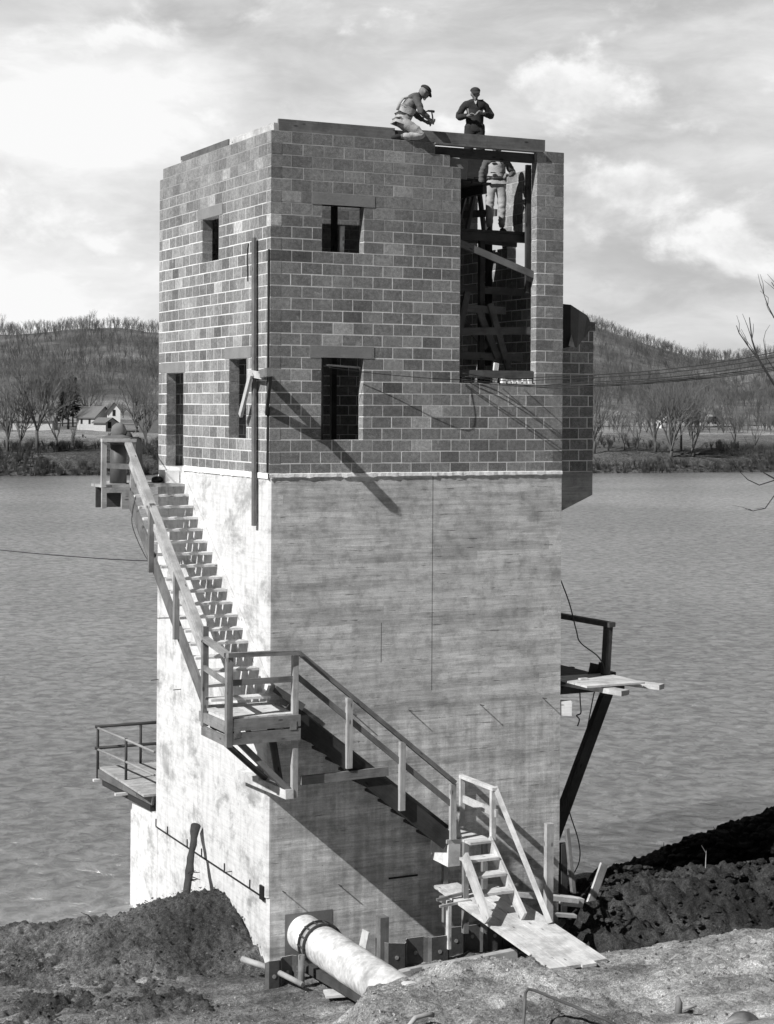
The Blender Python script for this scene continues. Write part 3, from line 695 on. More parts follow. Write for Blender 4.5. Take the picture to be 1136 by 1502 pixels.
for i,(x,y) in enumerate(((1.05,-1.75),(1.25,-1.95))): one_beam('wood_scrap',M['white'],['white wood scrap right of the pipe nearer the sheet piling','white wood scrap right of the pipe nearer the foreground'][i],'scrap',(x,y,-8.22),(x+.25,y+.02,-8.2),.07,.03)

# ------------------------------------------------------------------ platform on the right face
rpf=thing('side_platform','bracketed timber work platform on the right side of the tower, over the water','platform',(6.5,1,-4.2))
mb=MB()
for i in range(10): mb.box((5.83,.28+.22*i,-3.96),(7.18,.28+.22*i+.21,-3.91))
mb.build('deck',M['wooddark'],rpf)
WD=M['wooddark']
for y in (.45,2.4): part_beam('post',WD,rpf,(7.05,y,-4.25),(7.12,y,-2.93),.15,.12,(1,0,0))
part_beam('top_rail',WD,rpf,(7.12,.30,-2.90),(7.05,3.6,-2.93),.14,.09)
part_beam('brace',WD,rpf,(7.22,.5,-4.02),(5.80,.5,-7.25),.20,.16,(0,1,0),sh=.7)
part_beam('brace',WD,rpf,(6.3,2.0,-4.0),(5.80,2.0,-4.9),.20,.16,(0,1,0),sh=.7)
for y in (.5,2.3): part_beam('joist',WD,rpf,(5.81,y,-4.07),(7.5,y,-4.07),.10,.2)
part_beam('beam_end',WD,rpf,(7.0,.9,-3.96),(7.52,.9,-3.93),.25,.10)
for x in (6.95,7.15): part_beam('peg',WD,rpf,(x,.75,-3.95),(x+.06,.75,-3.68),.13,.10,(0,1,0))
mb=MB(); mb.ball((6.0,1.6,-3.82),(.22,.25,.16),10,6,1.0,jit=.5); mb.box((6.3,1.5,-3.9),(6.5,1.7,-3.72),1.2)
single('rubble_heap',mb,M['tarp'],'dark heap of rubble and offcuts on the side platform','rubble')
wp=thing('plank_stage','loose bright plank stage laid in the sun at the front of the side platform','stage',(6.6,-.1,-3.9))
mb=MB()
for i in range(6): mb.box((5.98+.01*random.random(),-.62+.215*i,-3.895),(7.22+.03*random.random(),-.62+.215*i+.205,-3.86))
mb.build('planks',M['white'],wp)
part_beam('bearer',M['white'],wp,(6.12,.55,-3.95),(6.58,-.98,-3.97),.22,.09)
part_beam('bearer',M['white'],wp,(7.05,.4,-3.95),(7.62,-.62,-3.97),.22,.09)
mb=MB(); mb.box((6.25,.02,-3.858),(6.42,.10,-3.825),1.0); single('plank_offcut',mb,M['white'],'small pale offcut lying on the bright plank stage','offcut')
one_beam('beam_stub',M['white'],'white beam end projecting from the tower below the bright plank stage','timber',(5.80,.12,-4.35),(6.05,.02,-4.36),.17,.26)
# hose hanging down the right side
def cable(pts,r,label,cat='cable',name='cable',group=None,n=6):
    # catmull-rom through the points
    P=[V(p) for p in pts]; out=[]
    for i in range(len(P)-1):
        a,b,c,d=P[max(i-1,0)],P[i],P[i+1],P[min(i+2,len(P)-1)]
        for k in range(8):
            t=k/8; out.append(.5*((2*b)+(c-a)*t+(2*a-5*b+4*c-d)*t*t+(3*b-a-3*c+d)*t*t*t))
    out.append(P[-1]); mb=MB(); mb.tube(out,r,n,1.0); return single(name,mb,M['cable'],label,cat,group)
cable([(5.83,.3,-1.7),(6.15,.3,-2.4),(6.32,.3,-2.95),(6.42,.3,-3.2),(6.85,.35,-3.5),(7.0,.38,-3.8),(6.8,.38,-4.1),(6.55,.3,-4.9),(6.25,.3,-5.6),(6.17,.3,-6.2),(6.4,.3,-6.9),(6.42,.3,-7.3),(6.2,.3,-7.65)],.012,'slack black hose looping down past the side platform to the earth','hose',name='hose')
cable([(6.28,.1,-4.0),(6.30,.1,-4.3),(6.31,.1,-4.48),(6.22,.1,-4.52),(6.28,.1,-4.60),(6.24,.1,-4.72)],.013,'short hooked rope hanging below the bright plank stage','rope',name='hooked_rope')
# ------------------------------------------------------------------ gangway behind the tower
gw=thing('gangway','pipe-railed footbridge deck leading off behind the left edge of the tower','gangway',(.5,7.6,-6.6))
mb=MB()
for i in range(14): mb.box((-.20+.19*(1-i/13)*-.1,6.0+.222*i,-6.63),(3.2,6.0+.222*i+.21,-6.585))
mb.build('deck',M['wood'],gw)
part_beam('edge_beam',M['woodmid'],gw,(-.02,6.0,-6.72),(-.22,9.1,-6.72),.05,.18,sh=.6)
part_beam('edge_beam',M['woodmid'],gw,(-.2,9.12,-6.72),(3.2,9.12,-6.72),.05,.18,sh=.6)
for x,y in ((-.24,9.1),(-.10,7.55),(.72,9.1)):
    mb=MB(); mb.tube([(x,y,-6.85),(x,y,-5.72)],.03,8); mb.build('post',M['steel'],gw)
for z in (-5.72,-6.18):
    mb=MB(); mb.tube([(-.30,9.1,z),(3.2,9.1,z)],.034,8); mb.build('far_rail',M['steel'],gw)
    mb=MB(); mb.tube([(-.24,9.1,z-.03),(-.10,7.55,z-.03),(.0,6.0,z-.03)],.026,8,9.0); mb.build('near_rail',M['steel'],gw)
for y in (7.5,9.05): part_beam('bracket',M['white'],gw,(-.35,y,-6.86),(.05,y,-6.86),.10,.05)
part_beam('girder',M['steel'],gw,(-.12,9.0,-6.90),(.03,6.2,-6.90),.10,.14)
# ------------------------------------------------------------------ pipe
pp=thing('water_pipe','fat whitewashed pipe running out of the front wall into the earth','pipe',(.70,-2,-8.3))
PX,PZ,PR=.70,-7.87,.315
mb=MB(); mb.tube([(PX,.02-.11*i,PZ) for i in range(8)],PR,40,1.15,cap=False); mb.build('stub',M['pipe'],pp)
mb=MB(); mb.tube([(PX,-.76-.21*i,PZ+.004*mn.noise(V((i,0,0)))) for i in range(17)],[PR+.012+.01*mn.noise(V((i*.7,2,0))) for i in range(17)],40,1.0); mb.build('barrel',M['pipe'],pp)
for y,sh in ((-.60,1.0),(-.80,1.0)):
    mb=MB(); mb.tube([(PX,y+.016,PZ),(PX,y-.016,PZ)],PR+.06,40); mb.build('flange',M['collar'],pp)
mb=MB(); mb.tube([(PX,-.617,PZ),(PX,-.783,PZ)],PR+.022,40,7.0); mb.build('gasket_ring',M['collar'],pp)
for k in range(14):
    a=2*math.pi*k/14; mb=MB(); x,z=PX+math.cos(a)*(PR+.05),PZ+math.sin(a)*(PR+.05)
    mb.tube([(x,-.57,z),(x,-.83,z)],.016,6); mb.build('bolt',M['collar'],pp)
one_beam('pipe_timber',M['wooddark'],'dark timber skid under the left side of the whitewashed pipe','timber',(PX-.26,-.5,-8.22),(PX-.22,-3.0,-8.12),.12,.14)
mb=MB(); mb.tube([(.12,-1.25,-8.6),(.12,-1.25,-7.83)],.055,10,1.0); single('pipe_stake',mb,M['woodmid'],'round stake post at the near end of the left sheet piling, beside the pipe collar','stake')
mb=MB(); mb.beam((.72,-2.45,-8.4),(.72,-2.45,-8.02),.12,.1,(1,0,0),1); mb.beam((.66,-2.4,-8.1),(.80,-2.5,-8.03),.05,.05,(0,0,1),4)
single('prop_block',mb,M['wooddark'],'short dark prop beneath the pipe','prop')
one_beam('pit_board',M['white'],'muddy pale board in the pit beneath the pipe','board',(.25,-1.9,-8.3),(.95,-2.1,-8.28),.34,.04)
one_beam('stub_post',M['woodmid'],'rough square stub post standing right of the pipe against the wall','post',(1.95,-.5,-8.5),(1.95,-.5,-7.60),.20,.16,(1,0,0),sh=.75)
one_beam('white_form',M['white'],'small white board half hidden behind the pipe and the stub post','board',(1.62,-.35,-8.3),(1.72,-.35,-7.86),.26,.03,(1,0,0))
# ------------------------------------------------------------------ sheet piling
def sheet(x0,x1,y,ztop,zb,label,seed,dz=0):
    t=thing('sheet_piling',label,'sheet piling',((x0+x1)/2,y,zb))
    n=max(2,int(round((x1-x0)/.40))); r=random.Random(seed)
    for i in range(n):
        a=x0+(x1-x0)*i/n; b=x0+(x1-x0)*(i+1)/n; mb=MB(); off=.07 if i%2 else -.05
        prof=[(a,0),(a+.05,off),(b-.05,off),(b,0)]
        zt=ztop+dz*i/n
        tops=[zt+r.uniform(-.03,.02) for _ in range(4)]
        for k in range(3):
            (p,q),(u,w)=prof[k],prof[k+1]
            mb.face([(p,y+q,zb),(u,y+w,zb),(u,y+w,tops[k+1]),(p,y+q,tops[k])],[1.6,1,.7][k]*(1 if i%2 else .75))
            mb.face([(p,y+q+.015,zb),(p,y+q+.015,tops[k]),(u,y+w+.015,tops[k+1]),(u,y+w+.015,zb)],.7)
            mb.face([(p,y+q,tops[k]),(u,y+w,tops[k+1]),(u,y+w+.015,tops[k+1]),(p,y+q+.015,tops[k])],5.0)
        mb.tube([((a+b)/2,y+off-.004,ztop-.25),((a+b)/2,y+off-.010,ztop-.25)],.035,12,3.0)
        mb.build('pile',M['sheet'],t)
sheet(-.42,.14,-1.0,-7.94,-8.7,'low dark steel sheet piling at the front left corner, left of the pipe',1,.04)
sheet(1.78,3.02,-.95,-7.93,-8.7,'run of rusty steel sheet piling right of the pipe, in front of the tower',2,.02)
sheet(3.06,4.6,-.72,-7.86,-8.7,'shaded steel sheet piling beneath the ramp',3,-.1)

# ------------------------------------------------------------------ leaning log and sticks
mb=MB()
pts=[]; rr=[]
for i in range(15):
    t=i/14; p=V((-.78,2.02,-7.95)).lerp(V((-.12,3.22,-6.62)),t)+V((.035*mn.noise(V((t*4,0,1))),.05*mn.noise(V((t*4,3,1))),0)); pts.append(p); rr.append(.078-.016*t+.03*mn.noise(V((t*9,5,2))))
rr[-1]=.095; rr[-2]=.085
mb.tube(pts,rr,10)
for i in range(9):
    p=pts[6]+V((random.uniform(-.03,.03),random.uniform(-.05,.05),random.uniform(-.1,.1))); mb.tube([p,p+V((random.uniform(.05,.2),random.uniform(-.15,.0),random.uniform(-.12,.08)))],[.016,.006],4)
single('leaning_log',mb,M['bark'],'rough barked log leaning against the white left wall from the earth heap','log')
mb=MB(); mb.tube([(-.62,-.45,-8.02),(-.25,-.85,-8.12),(.02,-1.55,-8.22)],[.05,.048,.045],10,1.0); single('peeled_pole',mb,M['wood'],'peeled round pole lying at the foot of the left earth heap','pole')

# ------------------------------------------------------------------ ground
def fbm(x,y,s,o=4):
    return mn.fractal(V((x*s,y*s,1.3)),1.0,2.1,o)
def clod(x,y,s,amp):
    d=mn.voronoi(V((x*s,y*s,.5)))[0]
    return amp*(1-min(1,(d[0]*1.25)**1.5))
def sstep(a,b,x):
    t=min(1,max(0,(x-a)/(b-a))); return t*t*(3-2*t)
def G(x,y):
    s0=-1.3+(-.35 if x<.2 else 0); ln=2.1+ (3.4 if x<-.5 else (3.4*(.2-x)/.7 if x<.2 else 0)) + max(0,(x-1.4))*.55
    ln=min(ln,5.6) if x<3 else 3.0
    if 2.6<x<5.2: s0,ln=-1.5,2.6
    if -.9<x<1.9: k=sstep(-.9,-.1,x)*sstep(1.9,1.4,x); s0-=1.35*k; ln=ln*(1-k)+1.5*k
    top=-7.50 - .02*abs(x-1) if x<3 else -7.62
    z=-8.36+( top+8.36)*sstep(0,1,(s0-y)/ln)
    if y<-6: z+=(-6-y)*.29*sstep(-6,-12,y)
    if y<-32: z=min(z,3.0+1.0*fbm(x,y,.02))
    # falls to the river behind, left and right
    z-=sstep(2.5,10,y+max(0,-x-4)*.0)*3.2
    return z
def segd(x,y,a,b):
    dx,dy=b[0]-a[0],b[1]-a[1]; t=max(0,min(1,((x-a[0])*dx+(y-a[1])*dy)/(dx*dx+dy*dy)))
    return math.hypot(x-a[0]-t*dx,y-a[1]-t*dy), a[2]+(b[2]-a[2])*t
def ridge(x,y,pts,slope,rnd=.35):
    best=-99
    for i in range(len(pts)-1):
        d,z=segd(x,y,pts[i],pts[i+1]); best=max(best,z-slope*(math.sqrt(d*d+rnd*rnd)-rnd))
    return best
LR=[(.02,1.5,-7.95),(-.33,1.82,-7.50),(-.50,1.95,-7.45),(-.85,2.1,-7.66),(-1.25,2.35,-8.02),(-1.7,2.6,-8.24),(-2.4,3.0,-8.32),(-3.0,3.35,-8.24),(-3.35,3.5,-8.16),(-3.8,3.7,-8.26),(-6.5,4.5,-8.34)]
RR=[(6.15,.35,-8.35),(6.5,.4,-8.0),(6.85,.35,-7.75),(7.25,.3,-7.66),(8.05,.2,-7.63),(8.75,.05,-7.58),(9.4,-.06,-7.66),(10.5,-.28,-7.68),(13.5,-1.2,-7.5)]
BR=[(7.6,3.6,-8.95),(8.2,3.3,-8.75),(9.1,3.18,-8.52),(10.0,3.05,-8.38),(10.6,2.96,-8.18),(11.5,2.82,-7.83),(12.2,2.72,-7.72),(12.8,2.64,-7.58),(14.5,2.5,-7.1),(20,2,-6.5)]
def inside(x,y,m=.0): return -m<x<W+m and -m<y<L+m
def grid(name, xs, ys, fz, mats, fmi=None, fsh=None, cut=None, smooth=True):
    nx,ny=len(xs),len(ys); zs=[[fz(x,y) for x in xs] for y in ys]
    v=[(xs[i],ys[j],zs[j][i]) for j in range(ny) for i in range(nx)]
    f=[];mi=[]
    for j in range(ny-1):
        for i in range(nx-1):
            if cut and cut(xs[i],ys[j],xs[i+1],ys[j+1],(zs[j][i],zs[j][i+1],zs[j+1][i],zs[j+1][i+1])): continue
            a=j*nx+i; f.append((a,a+1,a+nx+1,a+nx)); mi.append(fmi(xs[i],ys[j]) if fmi else 0)
    me=bpy.data.meshes.new(name); me.from_pydata(v,[],f)
    at=me.attributes.new('shade','FLOAT','POINT')
    at.data.foreach_set('value',np.array([fsh(p) if fsh else 1.0 for p in v],dtype=np.float32))
    for m in mats: me.materials.append(m)
    me.polygons.foreach_set('material_index',np.array(mi,dtype=np.int32)); me.polygons.foreach_set('use_smooth',np.array([smooth]*len(f)))
    me.update(); o=bpy.data.objects.new(name,me); COL.objects.link(o); o['kind']='structure'; return o
def lin(a,b,st):
    n=max(1,int(round((b-a)/st))); return [a+(b-a)*i/n for i in range(n)]
def gz(x,y):
    z=G(x,y)
    near = -9.5<y<8 and -8<x<16
    if near:
        rough=.35+.65*sstep(-.1,.35,fbm(x+5,y,.35,3)+.12)
        z+=.05*fbm(x,y,.9,4)+rough*(clod(x,y,3.2,.075)+clod(x+9,y,7.5,.035)+.016*fbm(x,y,9,2))-.04
        z+=.07*mn.fractal(V((x*.45+y*.12,y*2.3,7)),1.0,2.0,4)*sstep(-1.6,-3,y)+.035*fbm(x,y,3.1,4)
        # wheel ruts across the foreground
        z-=.05*max(0,1-abs(y+4.9-.12*x)/.14)*(x<2.5)
    return z
xs=lin(-300,-40,30)+lin(-40,-9,3)+lin(-9,-6.5,.25)+lin(-6.5,12,.05)+lin(12,16,.25)+lin(16,40,3)+lin(40,301,30)
ys=lin(-300,-60,30)+lin(-60,-14,3)+lin(-14,-9,.25)+lin(-9,.4,.05)+lin(.4,8,.2)+lin(8,20,2)+[20]
def gsh(p):
    x,y,z=p
    s=.9+.4*sstep(-.3,.3,fbm(x,y+3,.5,4))
    # churned, damper soil round the foot of the tower; dry pale crust on the bank to the right
    s*= .72+.28*sstep(-1.0,-2.6,y) if x<5 else 1
    s*= 1+.35*sstep(1.5,4.5,x)*sstep(-3.2,-4.2,y)
    s*= 1-.15*sstep(-4.2,-4.9,y)*sstep(1.2,-.5,x)
    s*= .72+.42*sstep(-.35,.25,mn.fractal(V((x*.4+y*.1,y*2.1,3)),1.0,2.0,4))
    return s
grid('ground',xs,ys,gz,[M['soil_light']],fsh=gsh,cut=lambda x0,y0,x1,y1,z: x0>.06 and x1<W-.06 and y0>.06 and y1<L-.06)
def mound(name,x0,x1,y0,y1,st,hf,mat,fsh=None,lump=1.0):
    def fz(x,y):
        z=hf(x,y); r=1.0
        z+=.12*fbm(x,y,1.1,4)+lump*clod(x,y,2.0,.22)+clod(x+3,y+7,4.6,.085)*lump+clod(x,y+2,9,.06)+clod(x+1,y,17,.045)+.075*fbm(x+2,y,5,5)-.16-.10*lump
        return z
    def cut(a,b,c,d,z):
        if max(z)<min(G(a,b),G(c,d))-.25: return True
        return a>.08 and c<W-.08 and b>.08 and d<L-.08
    return grid(name,lin(x0,x1,st)+[x1],lin(y0,y1,st)+[y1],fz,[mat],fsh=fsh,cut=cut)
mound('earth_heap',-6.2,.25,-2.6,4.6,.034,lambda x,y: max(ridge(x,y,LR,.36+.16*sstep(-2.6,-.8,x),.5), -8.25-.9*max(0,-1.7-y)-.5*max(0,y-2.5)-1.2*max(0,x+1.6))-.0-(.55*max(0,x+.05)),M['soil_mid'],
      lambda p: .8+.5*sstep(-.3,.3,fbm(p[0],p[1],.8,4)),.45)
mound('earth_heap',5.6,14.5,-4.6,3.2,.045,lambda x,y: ridge(x,y,RR,.62 if y>-.2 else .30,.7)-(.9*max(0,6.3-x)),M['soil_dark'],lambda p: .85+.5*sstep(-.3,.4,fbm(p[0],p[1],.9,4)),1.2)
mound('earth_bank',7.0,18,.6,6.5,.07,lambda x,y: ridge(x,y,BR,.5,.5),M['soil_dark'],lambda p: .55)  # colour darkened so this bank looks in shadow
mound('earth_heap',4.3,6.6,-3.6,.2,.05,lambda x,y: -8.0-.35*abs(x-5.6)-.25*max(0,-2.2-y)-.2*max(0,y+1.6),M['soil_dark'],lambda p:.9)
# loose stones
def stones():
    mb=MB(); r=random.Random(4)
    def put(x,y,z,s,sh):
        o=V((x,y,z)); q=[V((r.uniform(.6,1.2)*s,0,0)),V((-r.uniform(.6,1.2)*s,0,0)),V((0,r.uniform(.6,1.2)*s,0)),V((0,-r.uniform(.6,1.2)*s,0)),V((0,0,r.uniform(.5,1)*s)),V((0,0,-s*.5))]
        R=Matrix.Rotation(r.random()*6,3,'Z')@Matrix.Rotation(r.random()*.8,3,'X'); q=[o+R@p for p in q]
        for a,b,c in ((0,2,4),(2,1,4),(1,3,4),(3,0,4),(2,0,5),(1,2,5),(3,1,5),(0,3,5)): mb.face([q[a],q[b],q[c]],sh)
    for i in range(7000):
        x=r.uniform(-6,10); y=r.uniform(-9,-1.2); 
        if r.random()>.25+.75*sstep(-.1,.3,fbm(x+5,y,.35,3)+.1): continue
        s=.010+.03*r.random()**3; put(x,y,gz(x,y)+s*.3,s,r.uniform(.5,1.8))
    return mb
o=stones().build('gravel',M['soil_light']); o['kind']='stuff'
def lumps(name,mat,n,xr,yr,hf,s0,s1,pw,sh,seed):
    mb=MB(); r=random.Random(seed)
    for i in range(n):
        x=r.uniform(*xr); y=r.uniform(*yr); z=hf(x,y)
        if z<G(x,y)-.05: continue
        q=s0+(s1-s0)*r.random()**pw; k=r.uniform(*sh)
        z+=.12*fbm(x,y,1.1,4)
        o=V((r.uniform(0,99),0,0)); c=V((x,y,z+q*.1)); base=len(mb.v); seg,rg=6,4
        for a in range(rg+1):
            th=math.pi*a/rg
            for b in range(seg):
                ph=2*math.pi*(b+.5*(a%2))/seg; d=V((math.sin(th)*math.cos(ph),math.sin(th)*math.sin(ph),math.cos(th)))
                m=q*(1+.55*mn.noise(d*1.6+o)); p=c+V((d.x*m*1.15,d.y*m,d.z*m*.6)); mb.v.append(tuple(p)); mb.sh.append(k); mb.uv.append(tuple(p))
        for a in range(rg):
            for b in range(seg):
                b2=(b+1)%seg; mb.f.append((base+a*seg+b,base+(a+1)*seg+b,base+(a+1)*seg+b2,base+a*seg+b2)); mb.mi.append(0); mb.sm.append(False)
    o=mb.build(name,M[mat]); o['kind']='stuff'
lh=lambda x,y: max(ridge(x,y,LR,.36+.16*sstep(-2.6,-.8,x),.5),-8.25-.9*max(0,-1.7-y)-1.2*max(0,x+1.6))
lumps('earth_clods','soil_mid',1500,(-5.8,-.02),(-2.0,2.8),lh,.006,.028,3.0,(1.0,1.8),9)
lumps('dark_clods','soil_dark',1300,(6.0,13.2),(-4.2,.6),lambda x,y: ridge(x,y,RR,.30,.7),.015,.095,3.2,(.6,1.5),10)
lumps('bank_clods','soil_dark',2200,(8.2,15),(.9,3.4),lambda x,y: ridge(x,y,BR,.5,.5),.02,.14,2.6,(.35,.75),11)  # clods darkened to match the bank's painted shadow
# twigs and stakes in the dark bank
def twig(label,x,y,z,h,lean,n=1,name='twig',mat='bark',r=.012):
    mb=MB(); rr=random.Random(int(x*100))
    mb.tube([(x,y,z-.15),(x+lean*.5,y,z+h*.5),(x+lean,y,z+h)],[r,r*.8,r*.4],5)
    for k in range(n): 
        t=rr.uniform(.3,.9); mb.tube([(x+lean*t,y,z+h*t),(x+lean*t+rr.uniform(-.2,.2),y,z+h*t+rr.uniform(.05,.2))],[r*.6,r*.3],4)
    return single(name,mb,M[mat],label,'twig')
twig('thin upright dry stalk on the crest of the shadowed right bank',10.15,3.0,-8.35,.45,.03,1)
twig('tangle of dry twigs on the shadowed right bank, above the thin stalk',11.2,2.75,-8.0,.3,.15,5)
twig('pale stalk standing on the right dark earth heap',9.0,-.1,-7.62,.35,.02,1,mat='wood')
twig('small dark twig on the left earth heap crest near the river',-2.1,2.9,-8.05,.16,-.3,0)
mb=MB(); mb.tube([(3.72,-6.75,-7.7),(3.74,-6.76,-7.46),(3.72,-6.74,-7.38)],[.06,.05,.03],8,.5); mb.tube([(3.78,-6.8,-7.55),(3.96,-6.88,-7.50)],[.04,.02],6,.8)
single('broken_stump',mb,M['wood'],'pale broken stump sticking out of the right foreground','stump')
mb=MB(); mb.tube([(.90,-7.15,-7.55),(1.02,-6.95,-7.3),(1.18,-6.72,-6.99),(1.24,-6.69,-6.95),(1.32,-6.73,-6.97),(2.1,-7.3,-7.3),(2.3,-7.45,-7.42)],.022,10,.55)
single('bent_pipe',mb,M['woodmid'],'thin bent iron pipe angling up out of the foreground earth','pipe')
mb=MB(); mb.tube([(-.42,-6.25,-7.6),(-.36,-6.15,-7.42),(-.22,-6.08,-7.34),(.0,-6.02,-7.34),(.10,-6.02,-7.36)],.036,10,1.0)
single('curved_pipe',mb,M['wood'],'short curved pipe end poking out of the bottom foreground','pipe')
mb=MB(); mb.tube([(2.75,-8.75,-7.84),(3.4,-8.27,-7.70),(4.25,-7.66,-7.66)],[.28,.28,.28],28,1.0)
single('buried_pipe',mb,M['pipe'],'fat pale pipe half buried at the bottom right of the foreground','pipe')

# ------------------------------------------------------------------ river
mb=MB(); mb.face([(-900,-40,WATER),(1500,-40,WATER),(1500,420,WATER),(-900,420,WATER)]); struct('river',mb,M['water'])

# ------------------------------------------------------------------ overhead cables
wires=[((3.70,-.03,1.80),(4.9,-.6,1.73),(7.4,-4.4,2.16),(12,-11,4.2)),((3.75,-.03,1.74),(5.0,-.7,1.69),(7.4,-4.5,2.09),(12,-11,4.0)),((4.45,-.03,1.62),(5.2,-1.1,1.62),(7.45,-4.5,2.01),(12,-11,3.8)),
       ((3.68,-.03,1.69),(5.2,-1.0,1.60),(7.5,-4.5,1.93),(12,-11,3.3)),((3.68,-.03,1.66),(5.2,-1.05,1.57),(7.5,-4.5,1.90),(12,-11,3.2)),((4.9,-.03,1.60),(5.6,-1.05,1.56),(7.5,-4.6,1.88),(12,-11,3.1))]
WL=['uppermost cable running from the tall opening off to the right','second cable from the top leaving the tall opening to the right','third cable down, rising at the right edge from the tall opening','fourth cable down, nearly level from the tall opening sill to the right','fifth cable down, nearly level below the fourth','lowest cable, leaving the right end of the tall opening sill']
for w_,lb in zip(wires,WL): cable(w_,.0075,lb,name='power_cable',group='cables from the tall opening')
cable([(1.09,-.02,1.86),(1.8,-.12,1.78),(2.8,-.3,1.70),(3.72,-.05,1.68)],.006,'thin wire sagging along the front wall from the lower window to the tall opening','wire',name='wire')
cable([(-1.22,2.62,-1.62),(-1.45,5.5,-1.78),(-1.9,11.1,-2.02),(-2.6,20,-2.3)],.010,'single dark cable running off to the left from the stair rail','cable',name='guy_cable')
cable([(-1.2,3.6,-.5),(-1.3,3.5,-1.0),(-1.24,2.9,-1.55),(-1.2,2.62,-1.62)],.008,'slack cord looped under the upper stair stringer','cord',name='cord')

# ------------------------------------------------------------------ far bank and hills
def ys_(x): return 240-.153*(x-53.8)+2.2*mn.noise(V((x*.03,0,0)))+1.2*mn.noise(V((x*.11,4,0)))
RID=[(-700,470),(-300,486),(0,483),(60,479),(120,473),(180,473),(234,480),(400,470),(600,455),(800,452),(870,471),(900,481),(960,501),(1000,517),(1050,521),(1090,521),(1136,511),(1400,470),(2000,480)]
def ridz(x,y,):
    dx,dy=x-CAM.x,y-CAM.y; f=dx*FWD.x+dy*FWD.y; r=dx*RGT.x+dy*RGT.y
    px=568+2652*r/max(f,1)
    for (a,b),(c,d) in zip(RID,RID[1:]):
        if a<=px<=c: py=b+(d-b)*(px-a)/(c-a); break
    else: py=480
    return CAM.z+(600+.0064*(px-568)-py)/2652*f-3.0
def far(x,y):
    t=y-ys_(x)
    if t<0: return WATER-.6+max(-2,t*.3)
    z=WATER+3.4*sstep(-3,9,t)+2.2*sstep(6,30,t)+.6*fbm(x,y,.08,3)*sstep(0,8,t)
    z+=1.6*sstep(60,240,t)
    zr=ridz(x,y)
    z+=(zr-(-2))*(.16*sstep(190,330,t)+.84*sstep(290,640,t)**1.1)
    z+=sstep(240,420,t)*5*fbm(x,y,.008,3)*(1-sstep(480,600,t))
    if t>640: z-=(t-640)*.22
    return z
def farsh(p):
    x,y,z=p; t=y-ys_(x); s=1.0
    n=fbm(x,y,.02,4)
    s=1.15+.5*n
    s*=1-.68*(1-sstep(10,30,t))              # dark brushy bank
    if t>230: s*=1-.34*sstep(260,330,t+60*fbm(x,y,.012,3))
    if 30<t<60: s*=1.15
    return max(.15,s)
grid('hillside',lin(-420,520,7)+lin(520,901,30),lin(140,520,5)+lin(520,1001,12),far,[M['terrain']],fsh=farsh)
# gravel road across the right-hand flat
mb=MB()
rx=[100+8*i for i in range(45)]
def ry(x): return ys_(240)+150-.15*(x-240)+3*math.sin(x*.02)
for a,b in zip(rx,rx[1:]):
    q=[(a,ry(a)-3.2),(b,ry(b)-3.2),(b,ry(b)+3.2),(a,ry(a)+3.2)]
    mb.face([(x,y,far(x,y)+.35) for x,y in q])
struct('road',mb,M['road'])
# ---- bare trees
def grow(mb, p, d, ln, r, depth, rr, spread=.5, up=.12, n=4, ratio=.78, kids=(2,3), twig_mi=0):
    steps=2 if depth<3 else 3
    pts=[p]; rad=[r]; q=V(p); dd=V(d)
    for k in range(steps):
        dd=(dd+V((rr.gauss(0,.10),rr.gauss(0,.10),rr.gauss(0,.06)+up*.3))).normalized()
        q=q+dd*(ln/steps); pts.append(q.copy()); rad.append(r*(1-.38*(k+1)/steps))
    mb.tube(pts,rad,max(3,n if depth>2 else 3),1.0,cap=False)
    if depth<=0: return
    for i in range(rr.randint(*kids)):
        t=1.0 if i==0 else rr.uniform(.45,1.0)
        b=pts[-1] if i==0 else pts[0].lerp(pts[-1],t) if steps==2 else pts[min(steps,max(1,int(t*steps)))]
        a=V((rr.gauss(0,1),rr.gauss(0,1),rr.gauss(0,.5))); a=(a-dd*a.dot(dd)).normalized()
        s=spread*(.35 if i==0 else rr.uniform(.6,1.15))
        nd_=(dd+a*s+V((0,0,up))).normalized()
        grow(mb,b,nd_,ln*ratio*rr.uniform(.8,1.1),r*(.62 if i else .68),depth-1,rr,spread,up,n,ratio,kids)
def elm(seed,h,stems=4,depth=5,lean=.35,rad=None,kids=(2,3),up=.10,trunk=.16):
    """template: returns (trunk mb, crown mb) with the root at the origin"""
    rr=random.Random(seed); rad=rad or h*.022
    tb=MB(); cb=MB()
    tb.tube([(0,0,-.5),(rr.gauss(0,.05)*h*.1,0,h*trunk*.5),(rr.gauss(0,.02)*h,0,h*trunk)],[rad*1.25,rad,rad*.9],7,1.0)
    top=V((0,0,h*trunk*.93))
    for k in range(stems):
        a=2*math.pi*(k+rr.random()*.6)/stems
        d=V((math.cos(a)*lean,math.sin(a)*lean,1)).normalized()
        grow(cb,top,d,h*.27,rad*.62,depth,rr,.55,up,4,.77,kids)
    return tb,cb
def place_tree(tpl, loc, name, label, cat, group, rz=0, sc=1.0, key=None):
    t=thing(name,label,cat,loc,group); t.rotation_euler=(0,0,rz); t.scale=(sc,sc,sc)
    for o in tpl:
        c=o.copy(); COL.objects.link(c); c.parent=t; c.matrix_parent_inverse=Matrix()
    return t
def template(seed,mb_pair,mat=('farbark','fartwig')):
    out=[]
    for nm,mb,mm in zip(('trunk','crown'),mb_pair,mat):
        me_o=mb.build(nm,M[mm]); out.append(me_o)
    return out
def drop(tpl):
    for o in tpl: bpy.data.objects.remove(o)
